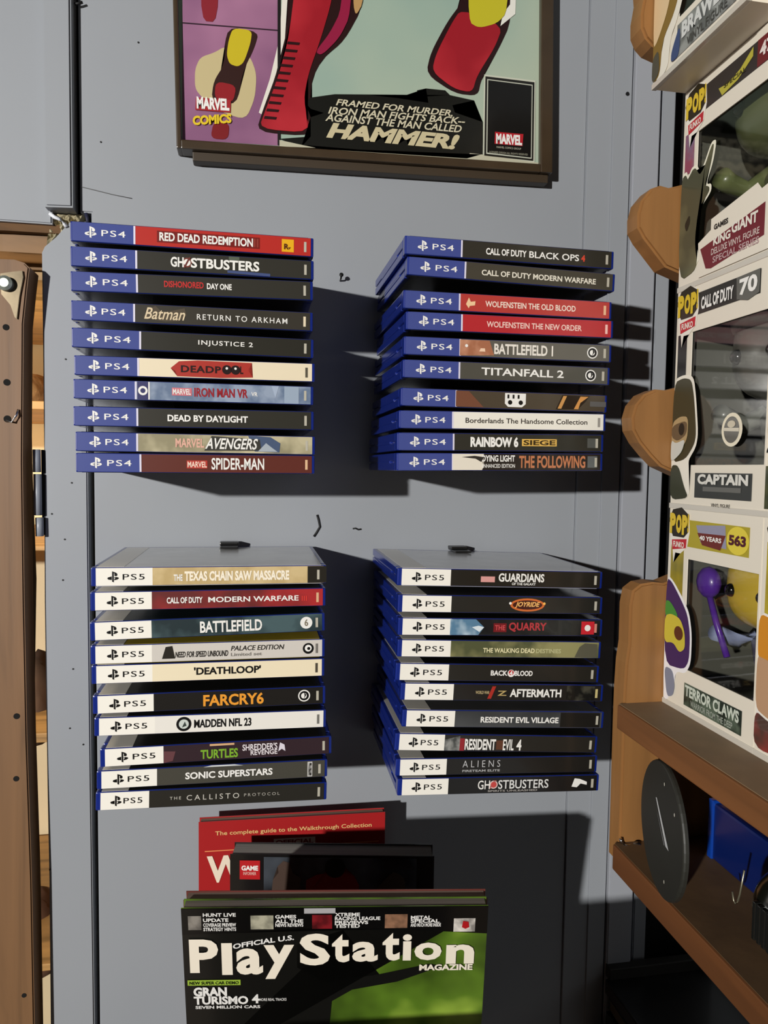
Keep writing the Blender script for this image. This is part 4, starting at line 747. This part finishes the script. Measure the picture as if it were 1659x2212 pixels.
# row 2
r, f, w_, h = popbox('white window box with dark red number square and green-lit figure, third from bottom', yc, z2, h2, BX_, win=(.17, .99, .14, .76))
panel(r, f, 'header_panel', .022, .094, .84*h, .955*h, (52, 46, 44))
panel(r, f, 'number_square', .078, .094, .84*h, .955*h, (112, 34, 38), .0006)
text('number_lettering', '47', .0805, .0925, .87*h, .93*h, mat((238, 226, 220), .4), r, f, .001, bold=.04)
poly('header_badge', [(.040, .885*h), (.050, .875*h), (.062, .895*h), (.074, .945*h), (.074, .905*h), (.060, .855*h), (.044, .84*h)], mat((186, 176, 66), .4), r, f, .0007)
text('header_lettering', 'SPECIAL', .046, .068, .865*h, .885*h, mat((60, 54, 24), .4), r, f, .001, bold=.02)
poplogo(r, f, .002, .81*h, .0245)
panel(r, f, 'side_print', .003, .014, .58*h, .78*h, art((120, 112, 140), (150, 70, 92), 40))
WL = mat((240, 236, 216), .4)
poly('white_outline', [(0, .585*h), (.006, .60*h), (.008, .56*h), (.012, .60*h), (.018, .60*h), (.022, .555*h), (.026, .57*h), (.034, .66*h), (.040, .655*h), (.037, .56*h), (.030, .47*h), (.036, .46*h), (.036, .42*h), (.024, .37*h), (.021, .22*h), (.026, .10*h), (0, .06*h)], WL, r, f, .0005)
poly('grey_green_shape', [(0, .57*h), (.005, .585*h), (.0085, .545*h), (.013, .585*h), (.017, .585*h), (.022, .535*h), (.027, .555*h), (.035, .645*h), (.0375, .64*h), (.035, .56*h), (.028, .47*h), (.034, .45*h), (.034, .425*h), (.022, .37*h), (.019, .22*h), (.024, .08*h), (0, .05*h)], art((74, 74, 54), (112, 108, 76), 20), r, f, .0007)
poly('dark_shape', [(.006, .33*h), (.012, .37*h), (.013, .33*h), (.009, .285*h)], mat((28, 26, 18), .4), r, f, .0009)
poly('name_card', [(.024, .20*h), (.038, .235*h), (.038, .285*h), (.084, .335*h), (.088, .30*h), (.0985, .315*h), (.0985, .03*h), (.026, .03*h)], CARD, r, f, .0010)
poly('name_panel', [(.027, .165*h), (.092, .235*h), (.092, .095*h), (.040, .05*h), (.034, .06*h)], mat((112, 28, 40), .4), r, f, .0012)
text('name_lettering', 'KING', .042, .060, .15*h, .19*h, mat((232, 226, 214), .4), r, f, .0015, bold=.04)
text('name_lettering', 'GIANT', .061, .086, .165*h, .215*h, mat((232, 226, 214), .4), r, f, .0015, bold=.04)
text('name_lettering', 'DELUXE VINYL FIGURE', .040, .088, .11*h, .14*h, mat((206, 186, 180), .4), r, f, .0015, bold=.02)
text('name_lettering', 'SPECIAL SERIES', .042, .088, .07*h, .10*h, mat((190, 160, 160), .4), r, f, .0015, bold=.02)
text('name_lettering', 'GAMES', .042, .057, .225*h, .25*h, mat((40, 36, 34), .4), r, f, .0015, bold=.04)
figure('vinyl_figure', 'large dull green vinyl toy figure inside the third box from bottom', BX_+.044, yc-.066, z2+.0105, 1.33, (98, 104, 66), (84, 88, 58), (104, 112, 70))
# row 1 (top, pulled forward)
X1 = .279
r, f, w_, h = popbox('white window box pulled forward on top of the pile, with tan printed shape', yc, z1_, h3, X1, win=(.30, .985, .20, .80))
poly('white_outline', [(0, .50*h), (.034, .50*h), (.038, .30*h), (.030, .20*h), (.022, .15*h), (.020, .02*h), (0, .02*h)], mat((236, 230, 216), .4), r, f, .0005)
poly('brown_shape', [(0, .62*h), (.024, .60*h), (.034, .46*h), (.034, .34*h), (.026, .24*h), (.012, .17*h), (.010, .03*h), (0, .02*h)], mat((134, 104, 40), .4), r, f, .0007)
poly('tan_shape', [(0, .60*h), (.020, .56*h), (.024, .40*h), (.018, .28*h), (.006, .19*h), (0, .175*h)], mat((226, 196, 152), .4), r, f, .0009)
poly('dark_oval', ell(.013, .405*h, .004, .032*h, 20), mat((30, 22, 12), .4), r, f, .0011)
poly('dark_shape', [(0, .13*h), (.008, .15*h), (.010, .04*h), (0, .02*h)], mat((74, 72, 60), .4), r, f, .0010)
panel(r, f, 'name_panel', .030, .092, .035*h, .17*h, art((90, 92, 92), (150, 152, 150), 90))
poly('blue_shape', [(.024, .08*h), (.034, .17*h), (.034, .035*h), (.024, .035*h)], mat((52, 72, 118), .4), r, f, .0008)
text('name_lettering', 'BRAWLER', .036, .090, .095*h, .16*h, mat((214, 216, 214), .4), r, f, .0008, bold=.05)
text('name_lettering', 'VINYL FIGURE', .042, .084, .045*h, .08*h, mat((60, 60, 60), .4), r, f, .0008, bold=.02)
figure('vinyl_figure', 'tan vinyl toy figure in the topmost, protruding box', X1+.044, yc-.060, z1_+.0105, 1.2, (206, 170, 120), (70, 84, 120), (190, 150, 100), (120, 84, 40))
# second column, nearer the viewer
y2 = yc-BW-.0012
for i, (zz, hh, lab, kind_) in enumerate(((z4, h4, 'white window box with orange and tan print at right edge, beside the bottom box', 0), (z3, h3, 'white window box with olive and yellow print at right edge, beside the box numbered 70', 1), (z2, h2, 'white window box with grey-violet side print at upper right edge', 2), (z1_-.0002, h3, 'white window box at the top right corner, mostly out of view', 3))):
    r, f, w_, h = popbox(lab, y2, zz, hh, BX_, win=(.25, .97, .20, .78), grp='white window boxes on the shelf')
    poplogo(r, f, .004, .82*h, .030)
    if kind_ == 0:
        panel(r, f, 'side_print', .004, .017, .30*h, .90*h, art((150, 130, 30), (190, 170, 50), 40))
        poly('white_outline', [(0, .61*h), (.012, .60*h), (.030, .53*h), (.044, .46*h), (.044, .12*h), (.030, .18*h), (.024, .06*h), (0, .04*h)], mat((240, 234, 224), .4), r, f, .0005)
        poly('orange_shape', [(0, .60*h), (.011, .59*h), (.028, .52*h), (.042, .45*h), (.042, .37*h), (.016, .40*h), (.004, .42*h), (0, .42*h)], mat((214, 140, 34), .4), r, f, .0007)
        poly('tan_shape', [(0, .42*h), (.004, .42*h), (.018, .41*h), (.042, .37*h), (.042, .20*h), (.026, .16*h), (.010, .18*h), (0, .20*h)], mat((190, 150, 116), .4), r, f, .0008)
        poly('black_oval', ell(.0185, .315*h, .0055, .040*h, 24), mat((14, 12, 10), .3, .3), r, f, .0010)
        poly('red_brown_shape', [(0, .19*h), (.010, .17*h), (.026, .15*h), (.028, .05*h), (0, .03*h)], art((80, 56, 48), (150, 60, 56), 30), r, f, .0009)
        fc = ((200, 150, 110), (150, 60, 50), (200, 150, 110), (214, 140, 34))
    elif kind_ == 1:
        panel(r, f, 'side_print', .004, .024, .55*h, .84*h, (52, 50, 42))
        poly('olive_shape', [(0, .62*h), (.010, .63*h), (.030, .66*h), (.030, .20*h), (0, .20*h)], mat((168, 148, 74), .4), r, f, .0006)
        poly('dark_shape', [(0, .60*h), (.006, .54*h), (.030, .62*h), (.030, .70*h), (.010, .68*h), (0, .66*h)], mat((60, 58, 48), .4), r, f, .0008)
        poly('black_arch', ell(.014, .245*h, .014, .05*h, 20, 0, PI*1.04), mat((20, 18, 12), .4), r, f, .0009)
        poly('cream_arch', ell(.014, .240*h, .012, .04*h, 20, 0, PI*1.04), mat((226, 176, 110), .4), r, f, .0011)
        rect('dark_block', .010, .018, .235*h, .258*h, mat((16, 16, 16), .3), r, f, .0013)
        panel(r, f, 'green_panel', .0, .040, .03*h, .195*h, art((50, 56, 26), (84, 84, 36), 60), .0008)
        fc = ((170, 150, 80), (70, 74, 40), (90, 92, 50), (60, 58, 40))
    elif kind_ == 2:
        panel(r, f, 'side_print', .004, .030, .52*h, .80*h, art((118, 112, 136), (160, 64, 92), 30))
        poly('white_outline', [(0, .50*h), (.010, .60*h), (.018, .58*h), (.022, .50*h), (.022, .05*h), (0, .05*h)], WL, r, f, .0006)
        poly('grey_green_shape', [(0, .47*h), (.009, .58*h), (.016, .57*h), (.020, .49*h), (.020, .05*h), (0, .05*h)], art((74, 74, 54), (104, 102, 72), 20), r, f, .0008)
        fc = ((98, 104, 66), (84, 88, 58), (104, 112, 70), None)
    else: fc = ((180, 150, 110), (60, 60, 70), (120, 110, 90), None)
    figure('vinyl_figure', ['vinyl toy figure with orange hair in the near bottom box', 'olive vinyl toy figure in the near box beside number 70', 'green vinyl toy figure in the near upper box', 'pale vinyl toy figure in the near topmost box'][i], BX_+.042, y2-.055, zz+.0105, 1.2, *fc)
print('zfront', zf, 'shelf', zS1t, zS2t, 'h', h2, h3, h4, 'X', xA, xB, xC, xD, xg)
